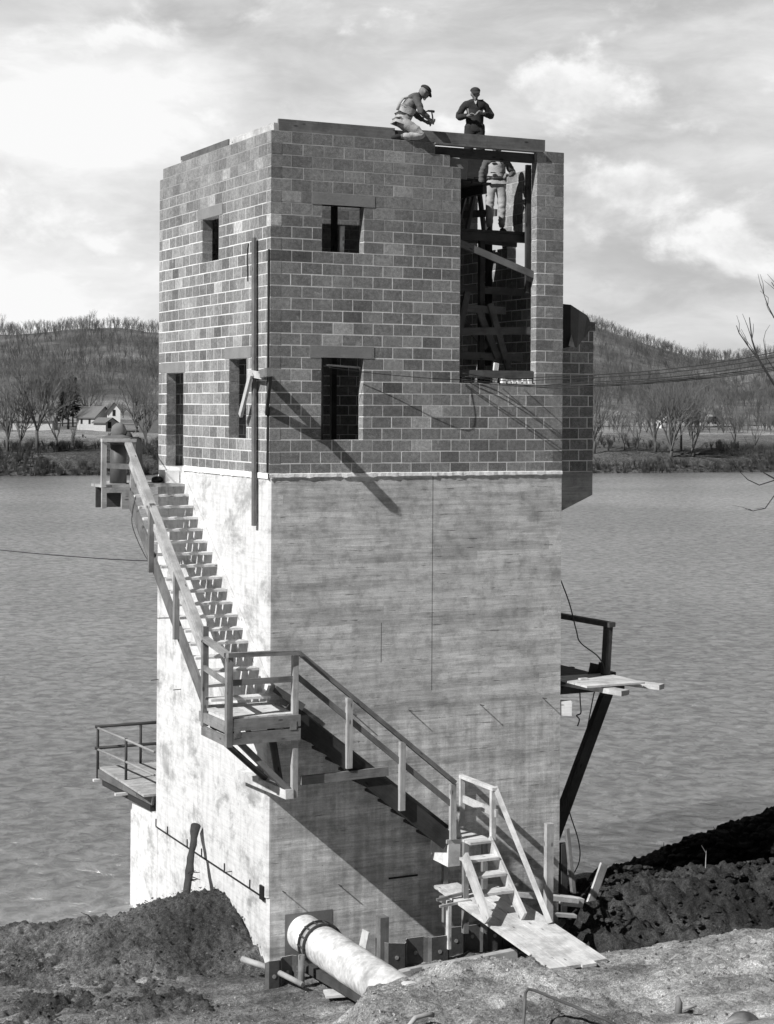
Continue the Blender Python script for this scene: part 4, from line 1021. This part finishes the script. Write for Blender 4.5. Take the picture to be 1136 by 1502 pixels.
def at_px(px,py_base,t=None):
    """world spot on the far land seen in the direction px at t metres behind the shore"""
    az=math.atan((px-568)/2652)+YAW; d=V((math.sin(az),math.cos(az)))
    lo_,hi_=50,1200
    for _ in range(50):
        m=(lo_+hi_)/2; x=CAM.x+d.x*m; y=CAM.y+d.y*m
        if y-ys_(x)<t: lo_=m
        else: hi_=m
    return V((x,y,far(x,y)))
tA=template(1,elm(21,14,6,6,.30,.26,trunk=.10)); tB=template(2,elm(33,14,4,6,.28,.26)); tC=template(3,elm(47,10,3,5,.4,.16)); tD=template(4,elm(58,14,4,6,.5,.24,trunk=.25))
G_='bare trees along the far bank'
for px,t,h,tpl,rz,lb in ((985,5,14.5,tA,.3,'large many-stemmed bare tree on the far bank, tallest in the clump right of the tower'),
    (962,7,12,tB,1.2,'bare tree at the left of the clump on the far bank right of the tower'),
    (1018,6,13,tA,2.2,'spreading bare tree at the right of the clump on the far bank'),
    (1000,10,12.5,tD,.9,'bare tree behind the middle of the clump on the far bank'),
    (872,6,13,tB,2.9,'bare tree rising beside the right edge of the block bay'),
    (936,8,8,tC,.2,'short stubby bare tree left of the clump on the far bank'),
    (917,9,6.5,tC,1.4,'low bare sapling between the bay and the short stubby tree'),
    (1079,12,9,tC,2.0,'lone small bare tree on the right-hand flat below the two cars'),
    (1108,11,7.5,tC,3.4,'smallest bare tree at the far right bank near the frame edge'),
    (55,9,15,tD,.5,'wide forked bare tree on the far left bank below the shed'),
    (83,12,13,tC,1.1,'slim bare tree right of the wide forked tree on the far left bank'),
    (12,10,13.5,tB,.1,'bare tree at the far left edge of the frame'),
    (30,15,11,tA,1.9,'bushy bare tree between the left edge and the wide forked tree'),
    (214,12,11,tB,2.4,'bare tree close to the left edge of the block house'),
    (66,85,14,tA,3.0,'distant bare tree in the field above the wide forked tree'),
    (200,70,12,tA,.4,'distant bare tree right of the white gabled house'),
    (100,90,13,tB,2.0,'distant bare tree at the left end of the dark barn'),
    (128,150,12,tB,.6,'distant bare tree above the roof of the dark barn')):
    p=at_px(px,0,t); place_tree(tpl,p-V((0,0,.2)),'bare_tree',lb,'tree',G_,rz,h/(14 if tpl is not tC else 10))
# dark pine by the barn
tb,cb=MB(),MB(); rr=random.Random(3)
tb.tube([(0,0,-.5),(0,0,11)],[.22,.05],6)
for k in range(520):
    z=rr.uniform(2.2,11.2); R=(11.6-z)*.27+.2; a=rr.random()*6.28; q=V((math.cos(a)*R*rr.uniform(.3,1),math.sin(a)*R*rr.uniform(.3,1),z)); d=V((math.cos(a),math.sin(a),-.25)); e=V((-math.sin(a),math.cos(a),.1))*.35
    cb.face([q-e,q+d*.8,q+e,q-d*.3+V((0,0,.15))],rr.uniform(.6,1.5))
tP=template(9,(tb,cb),('farbark','conifer'))
place_tree(tP,at_px(107,0,115),'pine_tree','dark pine standing above the left end of the barn','tree','dark pines near the barn')
place_tree(tP,at_px(92,0,122),'pine_tree','smaller dark pine left of the pine above the barn','tree','dark pines near the barn',1.0,.7)
drop(tP)
for t_ in (tA,tB,tC,tD): drop(t_)
# ---- far woods (one mass), brush along the water
def mass(name,spots,seeds,hs,mat,depth=3,stems=2,rad=.12,trunk=.3,n=3):
    tv=[];
    for sd in seeds:
        rr=random.Random(sd); mb=MB()
        mb.tube([(0,0,-1),(0,0,hs*trunk)],[rad,rad*.8],3,cap=False)
        for k in range(stems):
            a=rr.random()*6.28; grow(mb,V((0,0,hs*trunk*.9)),V((math.cos(a)*.3,math.sin(a)*.3,1)).normalized(),hs*.32,rad*.75,depth,rr,.5,.1,3,.75,(2,3))
        tv.append((np.array(mb.v),np.array(mb.f,dtype=np.int64)))
    VV=[];FF=[];SH=[];o=0
    for (x,y,z,s) in spots:
        v,f=tv[int(rng.integers(len(tv)))]; a=rng.random()*6.28; c,sn=math.cos(a)*s,math.sin(a)*s
        q=np.stack([v[:,0]*c-v[:,1]*sn+x, v[:,0]*sn+v[:,1]*c+y, v[:,2]*s+z],1)
        VV.append(q);FF.append(f+o);o+=len(v);SH.append(np.full(len(v),rng.uniform(.6,1.4)))
    VV=np.concatenate(VV);FF=np.concatenate(FF);SH=np.concatenate(SH)
    me=bpy.data.meshes.new(name); me.vertices.add(len(VV)); me.vertices.foreach_set('co',VV.astype(np.float32).ravel())
    nf=len(FF); me.loops.add(nf*4); me.loops.foreach_set('vertex_index',FF.astype(np.int32).ravel())
    me.polygons.add(nf); me.polygons.foreach_set('loop_start',np.arange(0,nf*4,4,dtype=np.int32))
    at=me.attributes.new('shade','FLOAT','POINT'); at.data.foreach_set('value',SH.astype(np.float32))
    me.update(calc_edges=True); me.materials.append(M[mat]); ob=bpy.data.objects.new(name,me); COL.objects.link(ob); ob['kind']='stuff'; return ob
def in_view(px): return (-60<px<250) or (810<px<1200)
def px_of(x,y):
    dx,dy=x-CAM.x,y-CAM.y; return 568+2652*(dx*RGT.x+dy*RGT.y)/(dx*FWD.x+dy*FWD.y)
sp=[]
while len(sp)<3600:
    x=rng.uniform(20,620); t=rng.uniform(255,690); y=ys_(x)+t
    if not in_view(px_of(x,y)): continue
    if t<330 and fbm(x,y,.012,3)<.05: continue
    sp.append((x,y,far(x,y),rng.uniform(.7,1.25)))
mass('far_wood',sp,(1,2,3,4,5,6),5.6,'fartwig',3,3,.09)
sp=[]
while len(sp)<190:
    px=rng.choice([rng.uniform(-40,240),rng.uniform(840,1160)]); t=rng.uniform(596,648); p=at_px(px,0,t)
    if fbm(p.x,p.y,.025,2)<.0: continue
    sp.append((p.x,p.y,p.z-.3,rng.uniform(.35,1.0)*(.35+1.1*max(0,fbm(p.x,p.y,.04,2)+.25))))
mass('ridge_wood',sp,(11,12,13,14,15),7.0,'fartwig',4,3,.10,.3)
sp=[]
while len(sp)<1100:
    px=rng.choice([rng.uniform(-40,240),rng.uniform(840,1160)]); t=abs(rng.normal(0,11))-1; p=at_px(px,0,max(t,-1.5))
    if rng.random()<.35 and t>5: continue
    if fbm(p.x,p.y,.05,3)<-.05 and t>1.5: continue
    sp.append((p.x,p.y,max(p.z,WATER)-.1,rng.uniform(.25,1.2)))
mass('bank_brush',sp,(21,22,23,24,25,26,27),1.7,'brush',3,6,.04,.05)
sp=[]
while len(sp)<260:
    px=rng.choice([rng.uniform(-40,240),rng.uniform(840,1160)]); t=rng.uniform(60,250); p=at_px(px,0,t)
    if fbm(p.x,p.y,.02,3)<.05: continue
    sp.append((p.x,p.y,p.z-.1,rng.uniform(.5,1.5)))
mass('field_scrub',sp,(31,32,33),4.0,'fartwig',3,4,.07,.1)
# ---- houses
def house(name,label,p,w,d,h,rise,rz,wall,roof,wins=(),door=True,chim=False,cat='house',group=None):
    t=thing(name,label,cat,p,group); t.rotation_euler=(0,0,rz)
    mb=MB(); a,b=w/2,d/2
    mb.face([(-a,-b,-1),(a,-b,-1),(a,-b,h),(0,-b,h+rise),(-a,-b,h)]); mb.face([(a,b,-1),(-a,b,-1),(-a,b,h),(0,b,h+rise),(a,b,h)])
    mb.face([(-a,b,-1),(-a,-b,-1),(-a,-b,h),(-a,b,h)],1); mb.face([(a,-b,-1),(a,b,-1),(a,b,h),(a,-b,h)],1)
    wl=mb.build('wall',M[wall],t,local=True)
    mb=MB(); e=.35
    for s in (-1,1):
        k=(a+e)/a; q=[(0,-b-e,h+rise+.12),(0,b+e,h+rise+.12),(s*a*k,b+e,h+rise+.12-rise*k),(s*a*k,-b-e,h+rise+.12-rise*k)]
        if s>0: q=q[::-1]
        mb.face(q); mb.face([(x,y,z-.14) for x,y,z in q[::-1]])
    rf=mb.build('roof',M[roof],t,local=True)
    for (x,z,ww,hh,side) in wins:
        mb=MB()
        if side=='f': mb.box((x-ww/2,-b-.05,z),(x+ww/2,-b+.02,z+hh),1)
        else: mb.box((a-.02,x-ww/2,z),(a+.05,x+ww/2,z+hh),1) if side=='r' else mb.box((-a-.05,x-ww/2,z),(-a+.02,x+ww/2,z+hh),1)
        mb.build('window' if hh<1.9 else 'door',M['pane'],t,local=True)
    if chim:
        mb=MB(); mb.box((-.2,b-1.6,h+rise-.3),(.2,b-1.2,h+rise+.6),.8); mb.build('chimney',M['greywall'],rf,local=True)
    return t
FH='farmstead on the far left bank'
p=at_px(139,0,86); house('farm_house','dark gabled farmhouse with pale side wall and long sloping roof on the far left bank',p+V((0,0,.4)),4.6,5.6,2.3,2.0,.42,'greywall','roof',[(-1.2,.9,.6,.9,'l'),(1.2,.9,.6,.9,'l')],chim=True,group=FH)
p=at_px(167,0,80); house('white_house','small bright white gabled house right of the dark farmhouse',p+V((0,0,2.0)),2.5,3.4,2.1,1.6,-.28,'whitewall','roof',[(0.,1.1,.55,1.2,'f')],group=FH)
p=at_px(155,0,68); house('farm_shed','low dark shed in front of the farmhouse and white house',p+V((0,0,.5)),2.7,3.8,1.1,.8,.35,'greywall','roof',[(-.5,0,.8,1.2,'f')],cat='shed',group=FH)
p=at_px(51,0,80); house('long_shed','long low shed with a pale gable far to the left of the farmhouse',p+V((0,0,.4)),2.8,8.5,1.3,.9,-YAW+1.35,'greywall','roof',[],cat='shed',group=FH)
p=at_px(222,0,80); house('far_cottage','tiny grey cottage just left of the block house wall',p+V((0,0,.6)),4,5,2.4,1.8,-YAW,'roof','greywall',[(0,.8,.7,1.0,'f')],group=FH)
p=at_px(966,0,128); house('far_white_house','white house glimpsed through the bare clump right of the tower',p+V((0,0,.3)),1.9,2,1.2,.9,-YAW-.3,'whitewall','roof',[(-.5,.4,.35,.6,'f'),(.5,.4,.35,.6,'f')])
p=at_px(1021,0,150); house('far_white_shed','small white shed by the road behind the right side of the clump',p+V((0,0,.3)),2.0,2.2,1.0,.7,-YAW+.2,'whitewall','roof',[(0,.4,.7,.8,'f')],cat='shed')
# ---- two cars on the far road
def car(label,px,rz,mat,lite):
    p=at_px(px,0,152); t=thing('parked_car',label,'car',p+V((0,0,.5)),'cars on the far road'); t.rotation_euler=(0,0,rz)
    mb=MB()
    sec=[(-2.0,.45,.75),(-1.9,.45,1.15),(-1.5,.4,1.25),(-1.2,.4,1.95),(.3,.4,1.98),(.75,.4,1.28),(1.7,.42,1.15),(2.0,.5,.95)]
    for a,b in zip(sec,sec[1:]):
        for s in (-.8,.8):
            q=[(a[0],s,a[1]),(b[0],s,b[1]),(b[0],s*(.85 if b[2]>1.5 else 1),b[2]),(a[0],s*(.85 if a[2]>1.5 else 1),a[2])]; mb.face(q if s<0 else q[::-1])
        ka,kb=[.85 if z[2]>1.5 else 1 for z in (a,b)]
        mb.face([(a[0],-.8*ka,a[2]),(b[0],-.8*kb,b[2]),(b[0],.8*kb,b[2]),(a[0],.8*ka,a[2])],lite)
    mb.face([(-2,-.8,.45),(-2,.8,.45),(-2,.8,.75),(-2,-.8,.75)][::-1]); mb.face([(2,-.8,.5),(2,.8,.5),(2,.8,.95),(2,-.8,.95)])
    mb.build('body',M[mat],t,local=True)
    for x in (-1.25,1.3):
        for s in (-.78,.78):
            mb=MB(); mb.tube([(x,s-.1,.36),(x,s+.1,.36)],.36,14); mb.build('wheel',M['carpaint'],t,local=True)
    for s in (-1,1):
        mb=MB(); mb.box((-1.0,s*.79-.02,1.35),(.25,s*.79+.02,1.8),1); mb.build('window',M['pane'],t,local=True)
car('pale-topped old car on the far road, left of the two',985,-.5,'greywall',4.0)
car('black old car on the far road, right of the two',1048,.2,'carpaint',1.5)

# ------------------------------------------------------------------ near tree reaching in from the right
nt_=thing('near_tree','bare near tree beyond the right edge with a few twigs reaching into the picture','tree',(8.6,-8.2,-7.6))
def dpt(D,px,py): 
    r=FWD+RGT*((px-568)/2652)-V((0,0,1))*((py-599.7)/2652); return CAM+r*D
mb=MB(); D0=22
base=V((9.2,-8.6,-7.9)); 
tr_=[base,base+V((.1,.1,2.5)),dpt(D0,1235,640),dpt(D0,1225,500),dpt(D0,1240,330)]
mb.tube(tr_,[.2,.17,.13,.09,.04],9); mb.build('trunk',M['bark'],nt_)
def limb(pts,r0,r1,seed,tw=3,D=D0):
    mb=MB(); rr=random.Random(seed); P=[dpt(D+.0*i,*p) for i,p in enumerate(pts)]
    r0*=.7; r1*=.75; n=len(P); mb.tube(P,[r0+(r1-r0)*i/(n-1) for i in range(n)],6)
    for k in range(tw):
        i=rr.randint(max(1,n-3),n-1); b=P[i]; d=(P[i]-P[i-1]).normalized()
        e=b+d*rr.uniform(.08,.2)+V((rr.gauss(0,.06),rr.gauss(0,.06),rr.uniform(.0,.18))); mb.tube([b,b.lerp(e,.5)+V((rr.gauss(0,.02),0,.01)),e],[r1*.9,r1*.7,r1*.4],4)
    mb.build('branch',M['bark'],nt_)
limb([(1228,560),(1180,570),(1136,560),(1112,522),(1103,495),(1099,462)],.035,.007,1,4)
limb([(1136,560),(1116,528),(1098,505),(1084,485),(1080,474)],.016,.006,2,3)
limb([(1180,570),(1140,545),(1124,520),(1120,495)],.014,.005,8,3)
limb([(1228,480),(1180,480),(1150,475),(1135,462),(1126,445),(1120,428)],.02,.006,3,4)
limb([(1224,440),(1165,430),(1140,424),(1131,410)],.014,.006,4,3)
limb([(1232,700),(1180,712),(1140,700),(1122,690),(1110,668)],.022,.007,5,3)
limb([(1140,700),(1115,708),(1098,700),(1088,690)],.012,.006,6,3)
limb([(1235,720),(1180,730),(1138,722),(1124,742),(1106,746)],.02,.006,7,4)

# ------------------------------------------------------------------ people
def skin_mesh(name, verts, edges, radii, root=0, sub=2, extra=None, vox=None, z_flat=None):
    me=bpy.data.meshes.new(name); me.from_pydata([tuple(v) for v in verts],edges,[]); o=bpy.data.objects.new(name,me); COL.objects.link(o)
    o.modifiers.new('k','SKIN')
    sv=me.skin_vertices[0].data
    for i,r in enumerate(radii):
        sv[i].radius = r if isinstance(r,tuple) else (r,r); sv[i].use_root = (i==root)
    m=o.modifiers.new('s','SUBSURF'); m.levels=sub; m.render_levels=sub
    dg=bpy.context.evaluated_depsgraph_get(); ev=o.evaluated_get(dg); res=bpy.data.meshes.new_from_object(ev)
    bpy.data.objects.remove(o)
    if extra or vox:
        bm=bmesh.new(); bm.from_mesh(res)
        for mb in (extra or []):
            t=bpy.data.meshes.new('t'); t.from_pydata(mb.v,[],mb.f); bm.from_mesh(t)
        bm.to_mesh(res); bm.free()
        if vox:
            o=bpy.data.objects.new('tmp',res); COL.objects.link(o); r=o.modifiers.new('r','REMESH'); r.mode='VOXEL'; r.voxel_size=vox
            sm=o.modifiers.new('sm','SMOOTH'); sm.factor=.5; sm.iterations=2
            dg=bpy.context.evaluated_depsgraph_get(); res=bpy.data.meshes.new_from_object(o.evaluated_get(dg)); bpy.data.objects.remove(o)
    res.name=name
    at=res.attributes.new('shade','FLOAT','POINT'); at.data.foreach_set('value',np.ones(len(res.vertices),dtype=np.float32))
    for p in res.polygons: p.use_smooth=True
    return res
def link(me,name,mat,parent):
    me.materials.clear(); me.materials.append(M[mat]); o=bpy.data.objects.new(name,me); COL.objects.link(o); o.parent=parent; return o
def person(name,label,loc,rz,J,cl,cap=True):
    """J: joints in local space, facing -Y.  one continuous body, with clothes and cap as children"""
    t=thing(name,label,'person',loc,None,rz)
    P={k:V(v) for k,v in J.items()}
    names=['hip','waist','chest','neck','head0','shL','elL','wrL','haL','shR','elR','wrR','haR','hpL','knL','anL','toL','hpR','knR','anR','toR']
    idx={n:i for i,n in enumerate(names)}
    E_=[('hip','waist'),('waist','chest'),('chest','neck'),('neck','head0'),('chest','shL'),('shL','elL'),('elL','wrL'),('wrL','haL'),('chest','shR'),('shR','elR'),('elR','wrR'),('wrR','haR'),('hip','hpL'),('hpL','knL'),('knL','anL'),('anL','toL'),('hip','hpR'),('hpR','knR'),('knR','anR'),('anR','toR')]
    rad={'hip':.125,'waist':.12,'chest':.135,'neck':.066,'head0':.066,'sh':.062,'el':.045,'wr':.03,'ha':.036,'hp':.088,'kn':.06,'an':.042,'to':.038}
    R=[rad.get(n,rad.get(n[:2])) for n in names]
    # head, nose, ears, brow
    hc=P['headc']; face=P['face'].normalized(); side=face.cross(V((0,0,1))).normalized(); upv=side.cross(face).normalized()
    hb=MB()
    def hfn(p):
        q=p-hc; z=q.dot(upv); f=q.dot(face); s=q.dot(side)
        if z<-.02: s*=1-.28*min(1,(-z-.02)/.09); f*=1-.10*min(1,(-z-.02)/.09)
        return hc+side*s+face*f+upv*z
    hb.ball(hc,(.1,.1,.122),16,12,1)
    hb.v=[tuple(hfn(hc+side*((V(p)-hc).x*.78)+face*((V(p)-hc).y*-1.0)+upv*((V(p)-hc).z))) for p in hb.v]
    hb.ball(hc+face*.10-upv*.015,(.016,.016,.026),8,6); hb.ball(hc+face*.092-upv*.065,(.026,.02,.010),8,5); hb.ball(hc+face*.084-upv*.10,(.03,.025,.02),8,5)
    hb.ball(hc+face*.092+upv*.028,(.05,.012,.010),8,5)
    for s in (-1,1): hb.ball(hc+side*(s*.08)-upv*.01,(.012,.022,.034),8,6)
    extra=[hb]
    # fingers and thumb
    for h,el,cur in (('L','wrL',J.get('curlL')),('R','wrR',J.get('curlR'))):
        w=P['wr'+h]; hd=P['ha'+h]; d=(hd-w).normalized(); c=V(cur).normalized() if cur else V((0,-.3,-1)).normalized()
        ax=d.cross(c).normalized(); c=ax.cross(d).normalized()
        fb=MB(); fb.ball(w.lerp(hd,.85),(.042,.042,.042),10,7)
        for i in range(4):
            b=hd+ax*((i-1.5)*.021); ln=[.07,.08,.075,.058][i]
            a1=b+d*ln*.5+c*.008; a2=a1+d*ln*.22+c*ln*.45; a3=a2-d*ln*.12+c*ln*.35
            fb.tube([b-d*.02,a1,a2,a3],[.0115,.0105,.0095,.008],7)
        b=w.lerp(hd,.6)+ax*-.035; fb.tube([b,b-ax*.028+d*.022+c*.012,b-ax*.024+d*.05+c*.022],[.013,.012,.009],7)
        extra.append(fb)
    me=skin_mesh('body',[P[n] for n in names],[(idx[a],idx[b]) for a,b in E_],R,0,2,extra,.011)
    link(me,'body','skin',t)
    def shell(nm,keys,edges,radm,mat,root):
        vs=[];rs=[];ix={}
        bk=cl.get('bulk',1.0)
        for k,(pos,r) in keys.items(): ix[k]=len(vs); vs.append(pos); rs.append((r[0]*bk,r[1]*bk) if isinstance(r,tuple) else r*bk)
        me=skin_mesh(nm,vs,[(ix[a],ix[b]) for a,b in edges],rs,ix[root],2)
        # folds
        for v in me.vertices:
            c_=v.co; n=mn.noise(V((c_.x*11,c_.y*11,c_.z*22)))*.016+mn.noise(c_*32)*.007+abs(mn.noise(V((c_.x*6+c_.z*9,c_.y*6,c_.z*15))))*-.014; v.co+=v.normal*n
        return link(me,nm,mat,t)
    g=lambda a,b,k:P[a].lerp(P[b],k)
    shell('trousers',{'hip':(P['hip']+V((0,0,.03)),(.165,.135)),'hpL':(P['hpL'],.112),'m1':(g('hpL','knL',.5),.098),'knL':(P['knL'],.085),'m2':(g('knL','anL',.5),.078),'anL':(g('knL','anL',.93),.068),'hpR':(P['hpR'],.112),'n1':(g('hpR','knR',.5),.098),'knR':(P['knR'],.085),'n2':(g('knR','anR',.5),.078),'anR':(g('knR','anR',.93),.068),'w':(P['waist'],(.16,.125))},
          [('w','hip'),('hip','hpL'),('hpL','m1'),('m1','knL'),('knL','m2'),('m2','anL'),('hip','hpR'),('hpR','n1'),('n1','knR'),('knR','n2'),('n2','anR')],1,cl['trousers'],'hip')
    for s in ('L','R'):
        mb=MB(); a=P['an'+s]; b=P['to'+s]; d=(b-a); mid=a.lerp(b,.55)
        ang=math.atan2(d.y,d.x)
        mb.ball((0,0,0),(.145,.052,.05),12,8)
        Rm=d.normalized().to_track_quat('X','Z').to_matrix(); mb.v=[tuple(mid+Rm@V(p)) for p in mb.v]; mb.build('shoe',M['cap'],t,local=True)
    ch=P['chest']; 
    shell('jacket',{'bot':(P['waist'].lerp(P['hip'],cl.get('hem',.5)),(.175,.14)),'w':(P['waist'],(.165,.135)),'c':(ch,(.178,.14)),'n':(ch.lerp(P['neck'],.5),(.135,.105)),'n2':(P['neck']+V((0,0,.02)),(.10,.098)),'sL':(P['shL'],.085),'uL':(g('shL','elL',.5),.072),'eL':(P['elL'],.064),'fL':(g('elL','wrL',.5),.058),'wL':(g('elL','wrL',.93),.050),'sR':(P['shR'],.085),'uR':(g('shR','elR',.5),.072),'eR':(P['elR'],.064),'fR':(g('elR','wrR',.5),.058),'wR':(g('elR','wrR',.93),.050)},
          [('bot','w'),('w','c'),('c','n'),('n','n2'),('n','sL'),('sL','uL'),('uL','eL'),('eL','fL'),('fL','wL'),('n','sR'),('sR','uR'),('uR','eR'),('eR','fR'),('fR','wR')],1,cl['jacket'],'w')
    if cl.get('vest'):
        me=None
        shell('vest',{'bot':(P['waist'].lerp(P['hip'],.15),(.185,.150)),'w':(P['waist'],(.178,.148)),'c':(ch,(.186,.15)),'n':(ch.lerp(P['neck'],.4),(.14,.11))},[('bot','w'),('w','c'),('c','n')],1,cl['vest'],'w')
    if cl.get('shirt'):
        c0=ch.lerp(P['neck'],.55)+V((0,-.165,.0)); mb=MB(); mb.face([c0+V((-.008,.004,-.02)),c0+V((.008,.004,-.02)),c0+V((.030,.05,.055)),c0+V((0,.06,.06)),c0+V((-.030,.05,.055))]); mb.build('shirt',M['cloth_light'],t,local=True)
    if cl.get('pockets'):
        for dx,dz in ((-.085,.02),(.085,.02),(-.09,-.19),(.09,-.19)):
            mb=MB(); y0=-.150-.02*(dz<-.1); mb.box((ch.x+dx-.045,y0-.012,ch.z+dz-.006),(ch.x+dx+.045,y0+.03,ch.z+dz+.006),.3); mb.build('pocket_flap',M['cap'],t,local=True)
    if cl.get('belt'):
        mb=MB(); w_=P['waist'].lerp(P['hip'],.42); mb.tube([w_+V((0,0,-.022)),w_+V((0,0,.022))],.183,20); mb.v=[(w_.x+(p[0]-w_.x),w_.y+(p[1]-w_.y)*.84,p[2]) for p in mb.v]; mb.build('belt',M['cap'],t,local=True)
    if cl.get('bib'):
        # overall seat and crossed shoulder straps
        a=P['waist'].lerp(P['hip'],.35)
        shell('overall_seat',{'a':(a,(.180,.148)),'b':(P['hip'],(.178,.15)),'c':(P['waist'].lerp(ch,.35),(.172,.142))},[('b','a'),('a','c')],1,cl['bib'],'a')
        bk=-face*.0
        for s in (-1,1):
            tz=(ch-P['waist']).normalized(); fb_=side.cross(tz).normalized()
            if fb_.dot(face)>0: fb_=-fb_
            mb=MB(); p0=P['waist']+fb_*.15; p1=ch+fb_*.165+side*(s*.06); p2=P['neck'].lerp(ch,.25)+side*(s*.10)+fb_*.04; p3=ch-fb_*.15+side*(s*.08)
            mb.tube([p0,p0.lerp(p1,.5)+fb_*.015,p1,p2+tz*.035,p3],.022,6); mb.build('strap',M[cl['bib']],t,local=True)
    if cap:
        mb=MB(); mb.ball((0,0,0),(.100,.112,.075),16,8); 
        tilt=hc+upv*.055
        mb.v=[tuple(tilt+side*p[0]+face*(-p[1])+upv*max(p[2],-.012)) for p in mb.v]
        cp_=mb.build('cap',M[cl.get('cap','cap')],t,local=True)
        mb=MB(); n=10; pts=[]
        for k in range(n+1):
            a=math.pi*k/n; pts.append(tilt+side*(math.cos(a)*.085)+face*(.075+math.sin(a)*.085)-upv*(.01+.03*math.sin(a)))
        inn=[tilt+side*(math.cos(math.pi*k/n)*.088)+face*(.05+math.sin(math.pi*k/n)*.055)+upv*.008 for k in range(n+1)]
        for k in range(n): mb.face([inn[k],pts[k],pts[k+1],inn[k+1]]); mb.face([inn[k+1]-upv*.01,pts[k+1]-upv*.01,pts[k]-upv*.01,inn[k]-upv*.01])
        vz=mb.build('visor',M['cap'],t,local=True); vz.parent=cp_
    return t
A_stand=dict(hip=(0,0,.95),waist=(0,.0,1.10),chest=(0,.0,1.33),neck=(0,-.012,1.47),head0=(0,-.03,1.53),headc=(0,-.055,1.60),face=(0,-1,-.22),
  shL=(.18,.0,1.40),elL=(.335,.0,1.17),wrL=(.12,-.24,1.20),haL=(.055,-.27,1.215),shR=(-.18,.0,1.40),elR=(-.335,.0,1.15),wrR=(-.14,-.22,1.15),haR=(-.07,-.25,1.17),
  hpL=(.10,0,.90),knL=(.115,-.02,.50),anL=(.12,.02,.09),toL=(.14,-.14,.045),hpR=(-.10,0,.90),knR=(-.115,-.02,.50),anR=(-.12,.02,.09),toR=(-.14,-.14,.045),curlL=(-.3,-.5,-1),curlR=(.3,-.5,-.8))
person('person','man in dark coat and cap standing on top, hands together at his chest',(5.02,2.0,5.612),-.40,A_stand,dict(trousers='denim_dark',jacket='denim_dark',hem=1.9,cap='cap',bulk=1.13,shirt=1))
B_open=dict(A_stand); B_open.update(face=(0,-1,-.35),headc=(0,-.09,1.60),head0=(0,-.05,1.54),elL=(.34,.03,1.16),wrL=(.21,-.17,1.10),haL=(.14,-.21,1.09),shR=(-.18,0,1.40),elR=(-.27,.02,1.14),wrR=(-.29,-.03,.89),haR=(-.285,-.045,.81),curlR=(1,-.2,0),curlL=(-.6,-.6,-.6))
person('person','man in pale work jacket standing inside the tall opening, head hidden by beam',(5.02,1.15,4.446),-.30,B_open,dict(trousers='cloth_light',jacket='cloth_mid',hem=.45,vest='cloth_light',belt=1,pockets=1,cap='cap'))
C_kneel=dict(hip=(0,.10,.36),waist=(0,.06,.48),chest=(0,-.06,.68),neck=(0,-.20,.80),head0=(0,-.25,.85),headc=(0,-.31,.895),face=(0,-1,-.75),
  shL=(.19,-.11,.77),elL=(.24,-.20,.53),wrL=(.16,-.38,.40),haL=(.14,-.44,.38),shR=(-.19,-.11,.77),elR=(-.25,-.18,.50),wrR=(-.19,-.37,.37),haR=(-.17,-.43,.36),
  hpL=(.10,.08,.33),knL=(.13,-.36,.10),anL=(.13,.06,.06),toL=(.13,.20,.03),hpR=(-.10,.10,.33),knR=(-.16,-.26,.085),anR=(-.15,.18,.06),toR=(-.15,.32,.03),curlL=(-.5,0,-1),curlR=(.6,.2,.4))
person('person','man in dark jacket and pale overalls kneeling on the wall top with hammer',(2.66,.16,TOP+.006),math.radians(80),C_kneel,dict(trousers='cloth_light',jacket='cloth_mid',hem=.1,bib='cloth_light',cap='cap'))
# hammer in his hand
hm=thing('hammer','claw hammer raised in the kneeling man\'s hand','hammer',(3.25,.05,6.3))
mb=MB(); mb.tube([(3.12,.04,6.22),(3.08,.0,6.36),(3.06,-.01,6.43)],[.016,.014,.013],8); mb.build('handle',M['woodmid'],hm)
mb=MB(); mb.tube([(2.99,-.02,6.44),(3.06,-.01,6.445),(3.11,-.005,6.44)],[.016,.022,.024],8); mb.tube([(3.0,-.02,6.445),(2.95,-.025,6.43),(2.92,-.03,6.40)],[.018,.012,.005],6); mb.build('head',M['collar'],hm)
